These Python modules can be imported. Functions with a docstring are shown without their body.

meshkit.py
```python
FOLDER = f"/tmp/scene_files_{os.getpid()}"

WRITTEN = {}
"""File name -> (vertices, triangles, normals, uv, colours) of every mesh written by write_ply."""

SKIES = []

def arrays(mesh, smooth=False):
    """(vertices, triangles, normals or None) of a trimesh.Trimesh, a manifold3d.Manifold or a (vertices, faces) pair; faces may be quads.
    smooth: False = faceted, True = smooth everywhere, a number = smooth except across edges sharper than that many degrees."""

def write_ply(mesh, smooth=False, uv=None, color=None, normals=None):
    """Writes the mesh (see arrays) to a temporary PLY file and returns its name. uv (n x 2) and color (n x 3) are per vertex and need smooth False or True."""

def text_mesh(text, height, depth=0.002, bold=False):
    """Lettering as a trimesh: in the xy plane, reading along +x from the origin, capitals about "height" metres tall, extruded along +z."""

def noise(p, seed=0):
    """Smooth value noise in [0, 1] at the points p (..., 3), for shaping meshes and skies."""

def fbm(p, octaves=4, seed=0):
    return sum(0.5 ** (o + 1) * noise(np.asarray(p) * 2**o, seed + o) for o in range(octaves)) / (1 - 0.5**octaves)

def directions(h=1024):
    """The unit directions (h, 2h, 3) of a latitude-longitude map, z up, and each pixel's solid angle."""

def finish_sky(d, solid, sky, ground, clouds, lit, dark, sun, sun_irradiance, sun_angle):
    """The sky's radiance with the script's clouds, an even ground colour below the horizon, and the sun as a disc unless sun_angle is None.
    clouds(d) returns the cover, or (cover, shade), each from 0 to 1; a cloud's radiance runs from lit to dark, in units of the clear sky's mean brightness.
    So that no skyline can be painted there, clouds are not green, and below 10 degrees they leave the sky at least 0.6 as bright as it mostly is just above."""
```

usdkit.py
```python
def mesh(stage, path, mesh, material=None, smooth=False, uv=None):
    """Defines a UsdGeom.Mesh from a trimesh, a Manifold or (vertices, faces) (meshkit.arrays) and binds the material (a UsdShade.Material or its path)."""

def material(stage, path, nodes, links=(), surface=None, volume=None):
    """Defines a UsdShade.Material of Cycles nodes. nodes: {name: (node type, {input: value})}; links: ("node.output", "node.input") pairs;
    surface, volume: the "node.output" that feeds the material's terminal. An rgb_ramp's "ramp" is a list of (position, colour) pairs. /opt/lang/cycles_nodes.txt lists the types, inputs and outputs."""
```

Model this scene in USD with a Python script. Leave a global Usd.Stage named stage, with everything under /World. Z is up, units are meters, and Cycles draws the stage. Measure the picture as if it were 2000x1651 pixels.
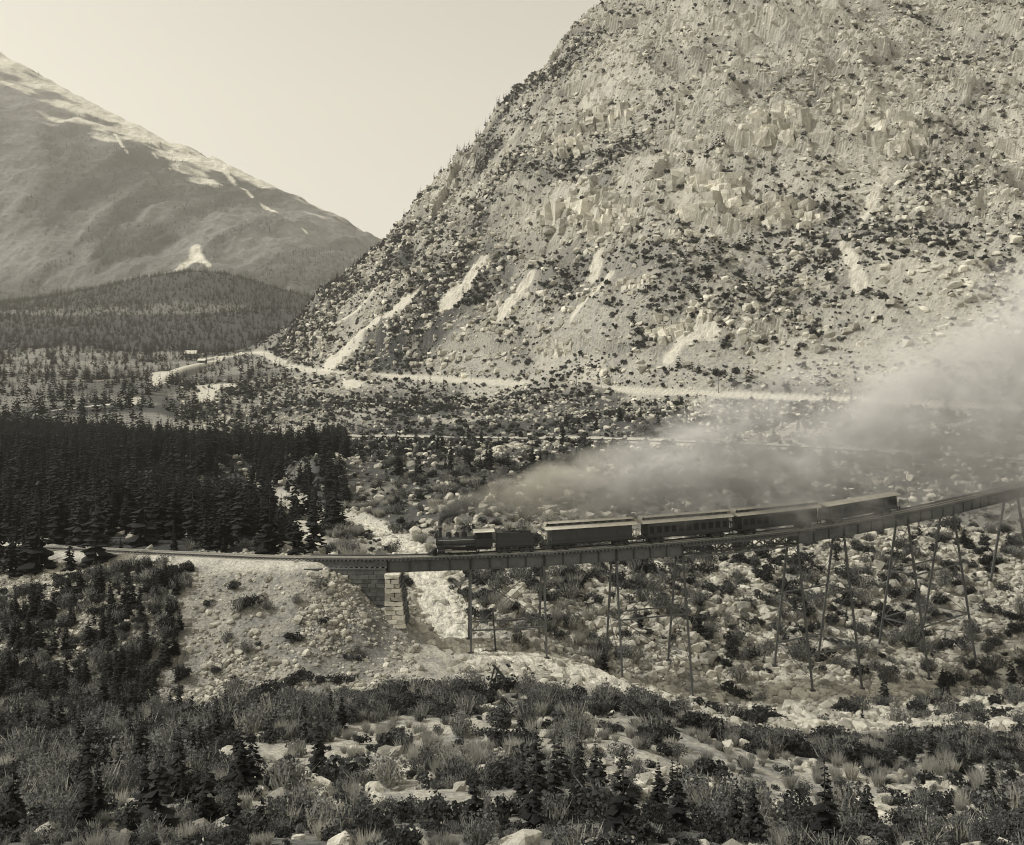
import math, random
import numpy as np, trimesh, usdkit, meshkit
from scipy.interpolate import RBFInterpolator, PchipInterpolator
from scipy.spatial import cKDTree, ConvexHull
from pxr import Usd, UsdGeom, UsdLux, UsdShade, Sdf, Gf, Vt

stage = Usd.Stage.CreateInMemory()
UsdGeom.SetStageUpAxis(stage, UsdGeom.Tokens.z)
UsdGeom.SetStageMetersPerUnit(stage, 1.0)
WORLD = UsdGeom.Xform.Define(stage, '/World').GetPrim()
stage.SetDefaultPrim(WORLD)
UsdGeom.Scope.Define(stage, '/World/Looks')

# ---------------------------------------------------------------- camera, sky, sun, exposure
F = 1800.0            # focal length in photograph pixels (the photograph is 2000 wide)
HR = 780.0            # the horizon's row in the photograph
cam = UsdGeom.Camera.Define(stage, '/World/camera')
cam.AddRotateXOp().Set(90.0)
cam.CreateHorizontalApertureAttr(36.0)
cam.CreateVerticalApertureAttr(36.0 * 845 / 1024)
cam.CreateFocalLengthAttr(36.0 * F / 2000)
cam.CreateVerticalApertureOffsetAttr((HR - 825.5) / 2000 * 36.0)
cam.CreateClippingRangeAttr(Gf.Vec2f(0.5, 60000))
cam.CreateExposureAttr(0.2)

SUN = np.array([-0.90, -0.11, 0.0]); SUN /= np.linalg.norm(SUN)
SUN_EL = math.radians(47)
SUN = np.array([SUN[0] * math.cos(SUN_EL), SUN[1] * math.cos(SUN_EL), math.sin(SUN_EL)])
dome = UsdLux.DomeLight.Define(stage, '/World/sky')
sky_mat = usdkit.material(stage, '/World/Looks/sky', {
    'sky': ('sky_texture', {'sky_type': 'single_scattering', 'sun_disc': False, 'sun_elevation': SUN_EL,
                            'sun_rotation': math.atan2(SUN[0], SUN[1]), 'aerosol_density': 2.0}),
    'grey': ('hsv', {'saturation': 0.0}),
    'tone': ('mix_color', {'blend_type': 'multiply', 'fac': 1.0, 'b': (1.0, 0.94, 0.82), 'use_clamp': True}),
    'bg': ('background_shader', {'strength': 0.15})},
    [('sky.color', 'grey.color'), ('grey.color', 'tone.a'), ('tone.result', 'bg.color')], surface='bg.background')
UsdShade.MaterialBindingAPI.Apply(dome.GetPrim()).Bind(sky_mat)
sun = UsdLux.DistantLight.Define(stage, '/World/sun')
sun.CreateIntensityAttr(0.82); sun.CreateAngleAttr(0.53); sun.CreateNormalizeAttr(True)
sun.CreateColorAttr(Gf.Vec3f(1.0, 0.975, 0.93))
_z = SUN; _x = np.cross([0, 0, 1], _z); _x /= np.linalg.norm(_x); _y = np.cross(_z, _x)
sun.AddTransformOp().Set(Gf.Matrix4d(*[float(a) for a in (*_x, 0, *_y, 0, *_z, 0, 0, 0, 0, 1)]))
dome.GetPrim().SetCustomDataByKey('kind', 'structure')

# ---------------------------------------------------------------- helpers
TAKEN = {}
def numbered(parent, name):
    k = TAKEN.get((parent, name), 0); TAKEN[(parent, name)] = k + 1
    return f'{parent}/{name}' + (f'_{k:03d}' if k else '')
def pth(p): return '/World' if p is None else (p if isinstance(p, str) else str(p.GetPath()))
def tag(p, label=None, cat=None, group=None, kind=None):
    for k, v in (('label', label), ('category', cat), ('group', group), ('kind', kind)):
        if v: p.SetCustomDataByKey(k, v)
    return p
ORIGIN = {}
def thing(name, label, cat, loc=(0, 0, 0), rz=0.0, group=None, kind=None):
    path = numbered('/World', name)
    x = UsdGeom.Xform.Define(stage, path)
    x.AddTranslateOp().Set(Gf.Vec3d(*map(float, loc))); x.AddRotateZOp().Set(math.degrees(rz))
    return tag(x.GetPrim(), label, cat, group, kind)
def obj(name, mesh, mat, parent=None, smooth=False, shift=None):
    if shift is not None:
        v, f = (mesh.vertices, mesh.faces) if hasattr(mesh, 'vertices') else mesh
        mesh = (np.asarray(v) - np.asarray(shift), f)
    return usdkit.mesh(stage, numbered(pth(parent), name), mesh, M[mat] if isinstance(mat, str) else mat, smooth).GetPrim()
def copy_of(src, name, loc, rz=0.0, scale=1.0, label=None, cat=None, group=None):
    path = numbered('/World', name)
    x = UsdGeom.Xform.Define(stage, path)
    s = scale if np.ndim(scale) else (scale,) * 3
    x.AddTranslateOp().Set(Gf.Vec3d(*map(float, loc))); x.AddRotateZOp().Set(float(math.degrees(rz))); x.AddScaleOp().Set(Gf.Vec3f(*map(float, s)))
    p = x.GetPrim(); p.GetReferences().AddInternalReference(src); p.SetInstanceable(True)
    return tag(p, label, cat, group)
def instancer(name, protos, pos, rot, scl, idx, label, cat):
    """many copies of a few shapes as one object"""
    path = numbered('/World', name)
    pi = UsdGeom.PointInstancer.Define(stage, path)
    pi.CreatePrototypesRel().SetTargets([Sdf.Path(p) for p in protos])
    pi.CreatePositionsAttr(Vt.Vec3fArray.FromNumpy(np.asarray(pos, np.float32)))
    h = np.asarray(rot) / 2
    q = Vt.QuathArray([Gf.Quath(float(math.cos(a)), Gf.Vec3h(0, 0, float(math.sin(a)))) for a in h])
    pi.CreateOrientationsAttr(q)
    s = np.asarray(scl, np.float32)
    pi.CreateScalesAttr(Vt.Vec3fArray.FromNumpy(np.repeat(s[:, None], 3, 1) if s.ndim == 1 else s))
    pi.CreateProtoIndicesAttr(Vt.IntArray.FromNumpy(np.asarray(idx, np.int32)))
    return tag(pi.GetPrim(), label, cat, kind='stuff')
def box(x0, x1, y0, y1, z0, z1):
    m = trimesh.creation.box((x1 - x0, y1 - y0, z1 - z0)); m.apply_translation(((x0 + x1) / 2, (y0 + y1) / 2, (z0 + z1) / 2)); return m
def cyl(a, b, r, n=12, r2=None):
    a, b = np.asarray(a, float), np.asarray(b, float)
    return frustum(a, b, r, r if r2 is None else r2, n)
def frustum(a, b, ra, rb, n=12, up=(0, 0, 1)):
    d = b - a; d = d / np.linalg.norm(d)
    u = np.cross(d, up if abs(d[2]) < .95 else (1, 0, 0)); u /= np.linalg.norm(u); w = np.cross(d, u)
    t = np.arange(n) / n * 2 * np.pi + np.pi / n
    ring = np.cos(t)[:, None] * u + np.sin(t)[:, None] * w
    v = np.vstack([a + ring * ra, b + ring * rb, a[None], b[None]])
    f = []
    for i in range(n):
        j = (i + 1) % n
        f += [[i, j, n + j], [i, n + j, n + i], [2 * n, j, i], [2 * n + 1, n + i, n + j]]
    m = trimesh.Trimesh(v, f, process=False)
    if m.volume < 0: m.invert()
    return m
def bar(a, b, w, h):
    """a square bar from a to b, w wide sideways, h deep"""
    a, b = np.asarray(a, float), np.asarray(b, float)
    d = b - a; d = d / np.linalg.norm(d)
    u = np.cross(d, (0, 0, 1) if abs(d[2]) < .95 else (1, 0, 0)); u /= np.linalg.norm(u); k = np.cross(u, d)
    v = np.array([p + u * s * w / 2 + k * t * h / 2 for p in (a, b) for s, t in ((-1, -1), (1, -1), (1, 1), (-1, 1))])
    f = [[0, 1, 2, 3], [7, 6, 5, 4], [0, 4, 5, 1], [1, 5, 6, 2], [2, 6, 7, 3], [3, 7, 4, 0]]
    m = trimesh.Trimesh(v, [x for q in f for x in ([q[0], q[1], q[2]], [q[0], q[2], q[3]])], process=False)
    if m.volume < 0: m.invert()
    return m
def lathe(prof, n=20):
    return trimesh.creation.revolve(np.asarray(prof, float), sections=n)
cat_ = trimesh.util.concatenate
def prism(poly, y0, y1):
    """an outline in x-z extruded from y0 to y1"""
    from shapely.geometry import Polygon
    m = trimesh.creation.extrude_polygon(Polygon(poly), y1 - y0, engine='earcut')
    v = m.vertices.copy(); m.vertices = np.stack([v[:, 0], y1 - v[:, 2], v[:, 1]], 1)
    if m.volume < 0: m.invert()
    return m
def sstep(x, a, b):
    t = np.clip((x - a) / (b - a), 0, 1); return t * t * (3 - 2 * t)

# ---------------------------------------------------------------- materials (all in the warm greys of the sepia print)
M = {}
def tone(v, warm=1.0):
    """a grey of reflectance v in the print's tone: dark tones lean green, light ones lean cream"""
    k = min(1.0, v / 0.35)
    return (v * (0.945 + .085 * k), v * .99, v * (0.97 - .13 * k * k))
def simple(name, v, rough=0.8, var=0.25, scale=3.0, spec=0.2, metallic=0.0, bump=0.0):
    nodes = {'tc': ('geometry', {}), 'n': ('noise_texture', {'scale': scale, 'detail': 5.0, 'roughness': 0.65}),
             'r': ('rgb_ramp', {'ramp': [(0.25, tone(v * (1 - var))), (0.75, tone(v * (1 + var)))]}),
             'p': ('principled_bsdf', {'roughness': rough, 'specular_ior_level': spec, 'metallic': metallic})}
    links = [('tc.position', 'n.vector'), ('n.fac', 'r.fac'), ('r.color', 'p.base_color')]
    if bump:
        nodes['b'] = ('bump', {'strength': 0.6, 'distance': bump}); links += [('n.fac', 'b.height'), ('b.normal', 'p.normal')]
    M[name] = usdkit.material(stage, '/World/Looks/' + name, nodes, links, surface='p.BSDF')
simple('iron_black', 0.018, 0.55, 0.35, 2.5, 0.35)
simple('iron_frame', 0.03, 0.6, 0.35, 3.0, 0.3)
simple('boiler_jacket', 0.035, 0.38, 0.3, 2.0, 0.5)
simple('bright_metal', 0.42, 0.35, 0.3, 3.0, 0.5)
simple('rail_steel', 0.34, 0.4, 0.2, 2.0, 0.5)
simple('tie_wood', 0.085, 0.9, 0.45, 1.7, 0.1)
simple('tie_light', 0.15, 0.9, 0.4, 1.7, 0.1)
simple('girder_paint', 0.075, 0.6, 0.3, 1.3, 0.3)
simple('tower_paint', 0.07, 0.6, 0.3, 1.3, 0.3)
simple('coach_paint', 0.022, 0.5, 0.35, 1.2, 0.35)
simple('coach_roof', 0.52, 0.8, 0.22, 1.4, 0.2)
simple('coach_clerestory', 0.06, 0.6, 0.3, 2.0, 0.3)
simple('coal', 0.02, 0.8, 0.5, 6.0, 0.3)
simple('trunk', 0.06, 0.9, 0.4, 2.0, 0.1)
simple('dead_wood', 0.05, 0.9, 0.4, 2.0, 0.1)
simple('pale_wood', 0.42, 0.9, 0.25, 2.0, 0.1)
simple('shed_wall', 0.10, 0.9, 0.4, 2.0, 0.1)
simple('shed_roof', 0.52, 0.8, 0.2, 2.0, 0.1)
simple('dark_opening', 0.012, 0.9, 0.2, 2.0, 0.1)
simple('ballast', 0.36, 0.95, 0.35, 2.4, 0.1, bump=0.1)
M['window_glass'] = usdkit.material(stage, '/World/Looks/window_glass', {
    'f': ('fresnel', {'IOR': 1.5}), 't': ('diffuse_bsdf', {'color': tone(0.012)}), 'g': ('glossy_bsdf', {'roughness': 0.08}),
    'm': ('mix_closure', {})}, [('f.fac', 'm.fac'), ('t.BSDF', 'm.closure1'), ('g.BSDF', 'm.closure2')], surface='m.closure')
def stone(name, v, scale=0.5, var=0.4, bump=0.25, rnd=True):
    """granite: mottled, streaked, a different tone from one piece to the next"""
    nodes = {'g': ('geometry', {}), 'oi': ('object_info', {}),
             'n': ('noise_texture', {'scale': scale, 'detail': 7.0, 'roughness': 0.7, 'distortion': 0.4}),
             'n2': ('noise_texture', {'scale': scale * 7, 'detail': 4.0, 'roughness': 0.7}),
             'mf': ('mix_float', {'fac': 0.4}),
             'r': ('rgb_ramp', {'ramp': [(0.30, tone(v * (1 - var * 1.4))), (0.48, tone(v)), (0.70, tone(v * (1 + var)))]}),
             'hs': ('hsv', {'saturation': 1.0}), 'mr': ('map_range', {'to_min': 0.5 if rnd else 1.0, 'to_max': 1.22 if rnd else 1.0}),
             'b': ('bump', {'strength': 0.8, 'distance': bump}),
             'p': ('principled_bsdf', {'roughness': 0.92, 'specular_ior_level': 0.15})}
    M[name] = usdkit.material(stage, '/World/Looks/' + name, nodes,
        [('g.position', 'n.vector'), ('g.position', 'n2.vector'), ('n.fac', 'mf.a'), ('n2.fac', 'mf.b'), ('mf.result', 'r.fac'), ('r.color', 'hs.color'),
         ('oi.random', 'mr.value'), ('mr.result', 'hs.value'), ('hs.color', 'p.base_color'), ('mf.result', 'b.height'), ('b.normal', 'p.normal')], surface='p.BSDF')
stone('boulder_near', 0.36, 0.9, 0.42, 0.15)
stone('boulder_far', 0.44, 0.25, 0.35, 0.5)
stone('crag', 0.47, 0.11, 0.32, 1.2)
stone('masonry', 0.11, 1.4, 0.45, 0.06)
stone('quoin', 0.44, 1.4, 0.35, 0.06)
def foliage(name, v, var=0.5, trans=0.25):
    nodes = {'g': ('geometry', {}), 'oi': ('object_info', {}), 'n': ('noise_texture', {'scale': 0.9, 'detail': 3.0}),
             'ad': ('mix_float', {'fac': 0.5}),
             'r': ('rgb_ramp', {'ramp': [(0.2, tone(v * (1 - var))), (0.8, tone(v * (1 + var)))]}),
             'd': ('principled_bsdf', {'roughness': 0.8, 'specular_ior_level': 0.15}), 't': ('translucent_bsdf', {}),
             'm': ('mix_closure', {'fac': trans})}
    M[name] = usdkit.material(stage, '/World/Looks/' + name, nodes,
        [('g.random_per_island', 'ad.a'), ('oi.random', 'ad.b'), ('ad.result', 'r.fac'), ('r.color', 'd.base_color'), ('r.color', 't.color'),
         ('d.BSDF', 'm.closure1'), ('t.BSDF', 'm.closure2')], surface='m.closure')
foliage('needles', 0.030)
foliage('bush_leaf', 0.055, 0.5)
foliage('bush_pale', 0.15, 0.5)
foliage('brush_twig', 0.38, 0.35, 0.4)
# ---------------------------------------------------------------- the railway's course over the viaduct
CY, CX, CR = 267.0, -20.0, 155.0                      # the bridge curves about a point behind it
def at(px, row, Y): return ((px - 1000) / F * Y, Y, (HR - row) / F * Y)
_knots = [(-60, 1062, 146), (207, 1071, 124.5), (400, 1080, 117.8), (600, 1087, 113.4)]
_kx = [at(*k) for k in _knots]
for px, row in ((760, 1087.5), (850, 1085), (1050, 1076.5), (1240, 1063.5), (1425, 1047.5), (1540, 1035.5), (1640, 1021), (1800, 991), (1950, 958), (2150, 905)):
    t = (px - 1000) / F                                # where that column meets the circle
    a, b, c = t * t + 1, -2 * (t * CX + CY), CX * CX + CY * CY - CR * CR
    Y = (-b - math.sqrt(max(b * b - 4 * a * c, 0))) / (2 * a)
    _kx.append(at(px, row, Y))
_kx = np.array(_kx)
track_y, track_z = PchipInterpolator(_kx[:, 0], _kx[:, 1]), PchipInterpolator(_kx[:, 0], _kx[:, 2])
def track(X):
    """point on top of the rails and the course's heading at X"""
    return np.array([X, float(track_y(X)), float(track_z(X))]), math.atan2(float(track_y(X, 1)), 1.0)
def x_of(px):
    X = (px - 1000) / F * 115
    for _ in range(30): X = (px - 1000) / F * float(track_y(X))
    return X
_tx = np.linspace(_kx[0, 0] + .01, _kx[-1, 0] - .01, 4000)
_tp = np.stack([_tx, track_y(_tx), track_z(_tx)], 1)
_ts = np.concatenate([[0], np.cumsum(np.linalg.norm(np.diff(_tp, axis=0), axis=1))])
def along(s):
    X = float(np.interp(s, _ts, _tx)); return track(X)
def s_of(px): return float(np.interp(x_of(px), _tx, _ts))

# ---------------------------------------------------------------- terrain: one height field from the camera's slope to the mountain's back
CTRL = []
for px in (-300, 200, 600, 1000, 1250):
    CTRL += [(px, 1900, 10), (px, 1700, 20), (px, 1632, 30), (px, 1540, 45), (px, 1470, 60), (px, 1392, 80)]
for px in (1500, 1800, 2300):
    CTRL += [(px, 1900, 10), (px, 1720, 20), (px, 1665, 30), (px, 1600, 45), (px, 1545, 60), (px, 1462, 82), (px, 1425, 100)]
CTRL += [(-200, 1340, 97), (100, 1340, 97), (207, 1332, 97), (400, 1330, 98), (600, 1330, 97), (700, 1300, 100), (800, 1330, 96), (1000, 1327, 98), (1100, 1335, 100), (1250, 1372, 104),
  (100, 1200, 108), (300, 1200, 105), (500, 1200, 105), (600, 1180, 107), (680, 1230, 106), (757, 1228, 109), (790, 1240, 110.5), (830, 1252, 110), (640, 1130, 109), (700, 1172, 109),
  (0, 1075, 135), (207, 1072, 130), (400, 1074, 126), (560, 1086, 122), (650, 1086, 136), (600, 1040, 165), (700, 1096, 122), (755, 1150, 124), (700, 1130, 113), (640, 1112, 114),
  (890, 1252, 114), (870, 1222, 120), (850, 1152, 135), (820, 1108, 148), (790, 1062, 165), (700, 1022, 190), (640, 1003, 205), (560, 985, 225),
  (930, 1262, 113.5), (960, 1228, 118), (1000, 1160, 126), (1060, 1135, 132), (1060, 1291, 112.5), (1190, 1326, 116), (1215, 1340, 112), (1330, 1340, 118), (1240, 1200, 128), (1300, 1252, 124),
  (1500, 1200, 138), (1530, 1352, 121), (1600, 1352, 120), (1690, 1332, 127), (1450, 1292, 127), (1650, 1200, 142), (1750, 1130, 150), (1800, 1052, 165), (1795, 1330, 128), (1900, 1250, 140), (2050, 1150, 150), (2300, 1050, 170),
  (1100, 1060, 155), (1300, 1082, 158), (1500, 1062, 165), (1000, 1020, 175), (900, 1062, 160), (900, 962, 205), (1240, 960, 200), (1500, 960, 200), (1800, 960, 195), (2200, 960, 195),
  (700, 952, 230), (560, 962, 226), (1000, 902, 255),
  (420, 841, 420), (600, 853, 380), (800, 855, 340), (1000, 858, 310), (1240, 861, 280), (1500, 871, 255), (1800, 889, 232), (2050, 902, 215), (2300, 905, 205),
  (345, 892, 300), (250, 900, 255), (207, 960, 200), (100, 1000, 180), (-200, 1000, 180), (0, 880, 300), (460, 900, 300), (560, 880, 330),
  (560, 762, 520), (700, 792, 430), (900, 802, 390), (1240, 812, 335), (1600, 828, 290), (1900, 840, 275),
  (505, 690, 760), (560, 715, 640), (660, 729, 570), (800, 738, 520), (1000, 750, 460), (1240, 764, 390), (1500, 776, 358), (1800, 790, 330), (2050, 800, 305), (2300, 805, 290),
  (400, 766, 560), (420, 762, 540), (300, 746, 560), (207, 746, 560), (0, 742, 560), (-200, 742, 560), (207, 790, 430), (330, 800, 400), (100, 800, 400), (-200, 810, 400),
  (373, 702, 800), (207, 692, 850), (0, 690, 850), (-200, 690, 850), (450, 692, 830), (450, 656, 1100), (207, 652, 1100), (0, 650, 1100), (-200, 650, 1100),
  (250, 612, 1300), (450, 610, 1300), (580, 606, 1250), (0, 615, 1300), (400, 533, 1550), (300, 543, 1550), (500, 557, 1550), (560, 595, 1500), (207, 572, 1500), (0, 598, 1500), (-200, 610, 1500),
  (400, 590, 1900), (207, 600, 1900), (0, 605, 1900), (-200, 605, 1900), (600, 608, 1900), (800, 610, 1900),
  (560, 650, 790), (640, 570, 790), (700, 520, 795), (760, 470, 800), (815, 415, 800), (880, 332, 805), (940, 262, 812), (1000, 203, 820), (1100, 95, 840), (1200, -10, 860), (1400, -150, 900), (1700, -350, 950), (2100, -480, 1000), (2300, -480, 1000),
  (640, 680, 1000), (760, 640, 1000), (880, 600, 1000), (1000, 540, 1030), (1200, 430, 1100), (1500, 300, 1200), (2000, 200, 1250), (700, 640, 1300), (1000, 600, 1400), (1500, 500, 1500), (2200, 450, 1500), (1000, 610, 1900), (1500, 600, 1900), (2200, 600, 1900),
  (1240, 600, 438), (1240, 470, 485), (1240, 350, 539), (1240, 213, 620), (1000, 600, 515), (1000, 450, 584), (1000, 320, 662), (800, 650, 557), (800, 560, 602), (800, 480, 700), (650, 690, 640), (600, 660, 720), (540, 672, 765),
  (700, 620, 670), (720, 560, 735), (880, 430, 720),
  (1500, 650, 398), (1500, 450, 466), (1500, 250, 555), (1500, 50, 660), (1800, 700, 355), (1800, 500, 425), (1800, 250, 545), (1800, 0, 680), (2100, 600, 380), (2100, 300, 510), (2100, 0, 660), (2300, 600, 380), (2300, 0, 660)]
_c = np.array(CTRL, float)
_rbf = RBFInterpolator(np.stack([(_c[:, 0] - 1000) / F, np.log(_c[:, 2])], 1), (HR - _c[:, 1]) / F, kernel='thin_plate_spline', smoothing=2e-5)
U = np.linspace(-0.78, 0.78, 620)
YR = np.concatenate([np.geomspace(9, 88, 130, endpoint=False), np.linspace(88, 150, 270, endpoint=False), np.geomspace(150, 350, 250, endpoint=False),
                     np.linspace(350, 900, 430, endpoint=False), np.geomspace(900, 1900, 110)])
GU, GY = np.meshgrid(U, YR)
GX = GU * GY
# the smooth surface is worked out on a coarse grid and carried over
_cu, _cv = np.linspace(U[0], U[-1], 150), np.linspace(math.log(YR[0]), math.log(YR[-1]), 330)
_cg = _rbf(np.stack(np.meshgrid(_cu, _cv), -1).reshape(-1, 2)).reshape(len(_cv), len(_cu))
from scipy.interpolate import RectBivariateSpline
_base = RectBivariateSpline(_cv, _cu, _cg)
GZ = _base.ev(np.log(GY), GU) * GY

mountain = sstep(GY, 330, 420) * sstep(GX + (GY - 520) * 0.35, -140, -80) * (1 - sstep(GY, 880, 1000))
mountain *= sstep(GZ, 6, 26)
def nz(sx, sy, sz, o=4, seed=0): return meshkit.fbm(np.stack([GX * sx, GY * sy, GZ * sz], -1), o, seed) - 0.5
far = sstep(GY, 700, 1000)
GZ = GZ + nz(.02, .02, .02, 4, 3) * (3.0 * sstep(GY, 130, 200) + 6 * far) * (1 - mountain)
GZ = GZ + nz(.12, .12, .12, 4, 5) * (0.5 + 1.3 * sstep(GY, 125, 170)) * (1 - .6 * mountain)
# the mountain: ribs and gullies running down to the left, then broken ledges
q = GX * 0.62 + GZ * 0.78 - GY * .15                   # constant down the fall line
r1 = 1 - np.abs(2 * meshkit.fbm(np.stack([q * .016, (GX - GZ) * .004, GY * 0], -1), 3, 11) - 1)
r2 = 1 - np.abs(2 * meshkit.fbm(np.stack([q * .05, (GX - GZ) * .012, GY * .01], -1), 3, 12) - 1)
crag_n = meshkit.fbm(np.stack([GX * .018, GY * .012, GZ * .018], -1), 4, 21)
CRAG = sstep(crag_n + 0.12 * sstep(GZ, 50, 150) + 0.12 * sstep(GX, -80, 180), 0.54, 0.68) * mountain
led = meshkit.fbm(np.stack([GX * .05, GY * .03, GZ * .05], -1), 4, 31)
stepz = np.floor(led * 16) / 16 + sstep((led * 16) % 1, .0, .45) / 16
blk = meshkit.noise(np.stack([GX * .11 + GZ * .05, GY * .06, GZ * .09], -1), 41)
blk = np.floor(blk * 5) / 5
GZ = GZ + mountain * ((r1 - .6) * 14 + (r2 - .6) * 5) + CRAG * ((stepz - .5) * 14) + mountain * (nz(.3, .3, .3, 3, 44) * 3.4 + nz(.07, .05, .07, 4, 45) * 13)

# jointed rock: the surface breaks into blocks, each a little proud of or behind its neighbours
BLOCK = np.zeros_like(GZ)
_mi = np.nonzero((mountain > .02).ravel())[0]
_mp = np.stack([GX.ravel()[_mi] * .94 + GZ.ravel()[_mi] * .34, GY.ravel()[_mi] * .8, GZ.ravel()[_mi] * .50 - GX.ravel()[_mi] * .17], 1)
_mp = _mp + (np.stack([meshkit.fbm(_mp * .06, 3, 300 + i) for i in range(3)], 1) - .5) * 9
_g = np.random.default_rng(51); _off = np.zeros(len(_mi)); _lum = np.zeros(len(_mi))
for every, amp, sl in ((2200, 3.0, .16), (260, 2.0, .24), (45, 1.1, .25)):
    seeds = _g.choice(len(_mi), len(_mi) // every, replace=False)
    _, own = cKDTree(_mp[seeds]).query(_mp); r = _g.uniform(-1, 1, len(seeds)); tl_ = _g.normal(0, sl, (len(seeds), 2))
    dlt = _mp - _mp[seeds][own]
    _off += amp * r[own] + np.clip(tl_[own, 0] * dlt[:, 0] + tl_[own, 1] * dlt[:, 2], -amp, amp); _lum += r[own] * .33
_k = CRAG.ravel()[_mi] + .22 * mountain.ravel()[_mi]
GZ.ravel()[_mi] += _off * _k; BLOCK.ravel()[_mi] = _lum

def poly(pts, n=1500):
    p = np.array([at(*q) for q in pts]); s = np.concatenate([[0], np.cumsum(np.linalg.norm(np.diff(p, axis=0), axis=1))])
    f = PchipInterpolator(s, p); t = np.linspace(0, s[-1], n); return f(t), t
UPPER, _ = poly([(470, 694, 860), (505, 690, 760), (540, 702, 690), (560, 716, 640), (600, 724, 605), (660, 731, 570), (800, 739, 520), (1000, 751, 460), (1240, 765, 390), (1500, 777, 358), (1800, 791, 330), (2050, 801, 305), (2300, 806, 290)])
LOWER, _ = poly([(440, 818, 450), (424, 824, 437), (416, 833, 424), (422, 842, 412), (450, 847, 402), (520, 849, 394), (600, 852, 380), (800, 854, 340), (1000, 857, 310), (1240, 860, 280), (1500, 870, 255), (1800, 888, 232), (2050, 901, 215), (2300, 904, 205)])
PATH, _ = poly([(585, 1018, 185), (596, 1038, 165), (612, 1058, 150), (640, 1084, 134), (690, 1128, 121)])
CREEK, _ = poly([(470, 960, 270), (560, 982, 228), (640, 1004, 205), (700, 1024, 189), (760, 1050, 171), (790, 1064, 162), (820, 1108, 147), (850, 1156, 133), (872, 1222, 120), (893, 1255, 113.5), (930, 1279, 109.5), (1000, 1286, 109), (1060, 1288, 110), (1110, 1306, 109.5), (1180, 1340, 107), (1230, 1372, 105)])
MINE, _ = poly([(300, 750, 590), (330, 728, 640), (380, 712, 720), (440, 700, 800), (470, 693, 850)])
TRK = _tp[_tx < x_of(612)]
MASK = {k: np.zeros_like(GZ) for k in ('bright', 'dark', 'gravel')}
def carve(P, hw, cut, fill, side=14.0, mask=None, mw=0.5):
    global GZ
    P = np.asarray(P)
    sel = (GY > P[:, 1].min() - side) & (GY < P[:, 1].max() + side) & (GX > P[:, 0].min() - side) & (GX < P[:, 0].max() + side)
    ii = np.nonzero(sel.ravel())[0]
    d, k = cKDTree(P[:, :2]).query(np.stack([GX.ravel()[ii], GY.ravel()[ii]], 1), distance_upper_bound=side)
    ok = np.isfinite(d); ii, d, k = ii[ok], d[ok], k[ok]
    g, e = P[k, 2], np.maximum(d - hw, 0)
    flat = GZ.ravel()
    flat[ii] = np.clip(flat[ii], g - fill * e - 1e9 * (fill < 0) * (d > hw), g + cut * e + 3.5 * np.maximum(e - 14, 0))
    if mask is not None:
        m = MASK[mask].ravel(); m[ii] = np.maximum(m[ii], 1 - sstep(d, hw + mw, hw + mw + 1.5)); MASK[mask] = m.reshape(GZ.shape)
    GZ = flat.reshape(GZ.shape)
carve(UPPER + [0, 0, .3], 2.8, 1.15, .8, 60, 'bright', .3)
carve(LOWER - [0, 0, .4], 2.2, 1.0, .8, 40, 'gravel', .8)
carve(PATH, 1.3, 1.0, .8, 30, 'bright', .6)
carve(MINE, 2.5, 1.0, .8, 50, 'bright', 1.0)
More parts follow.
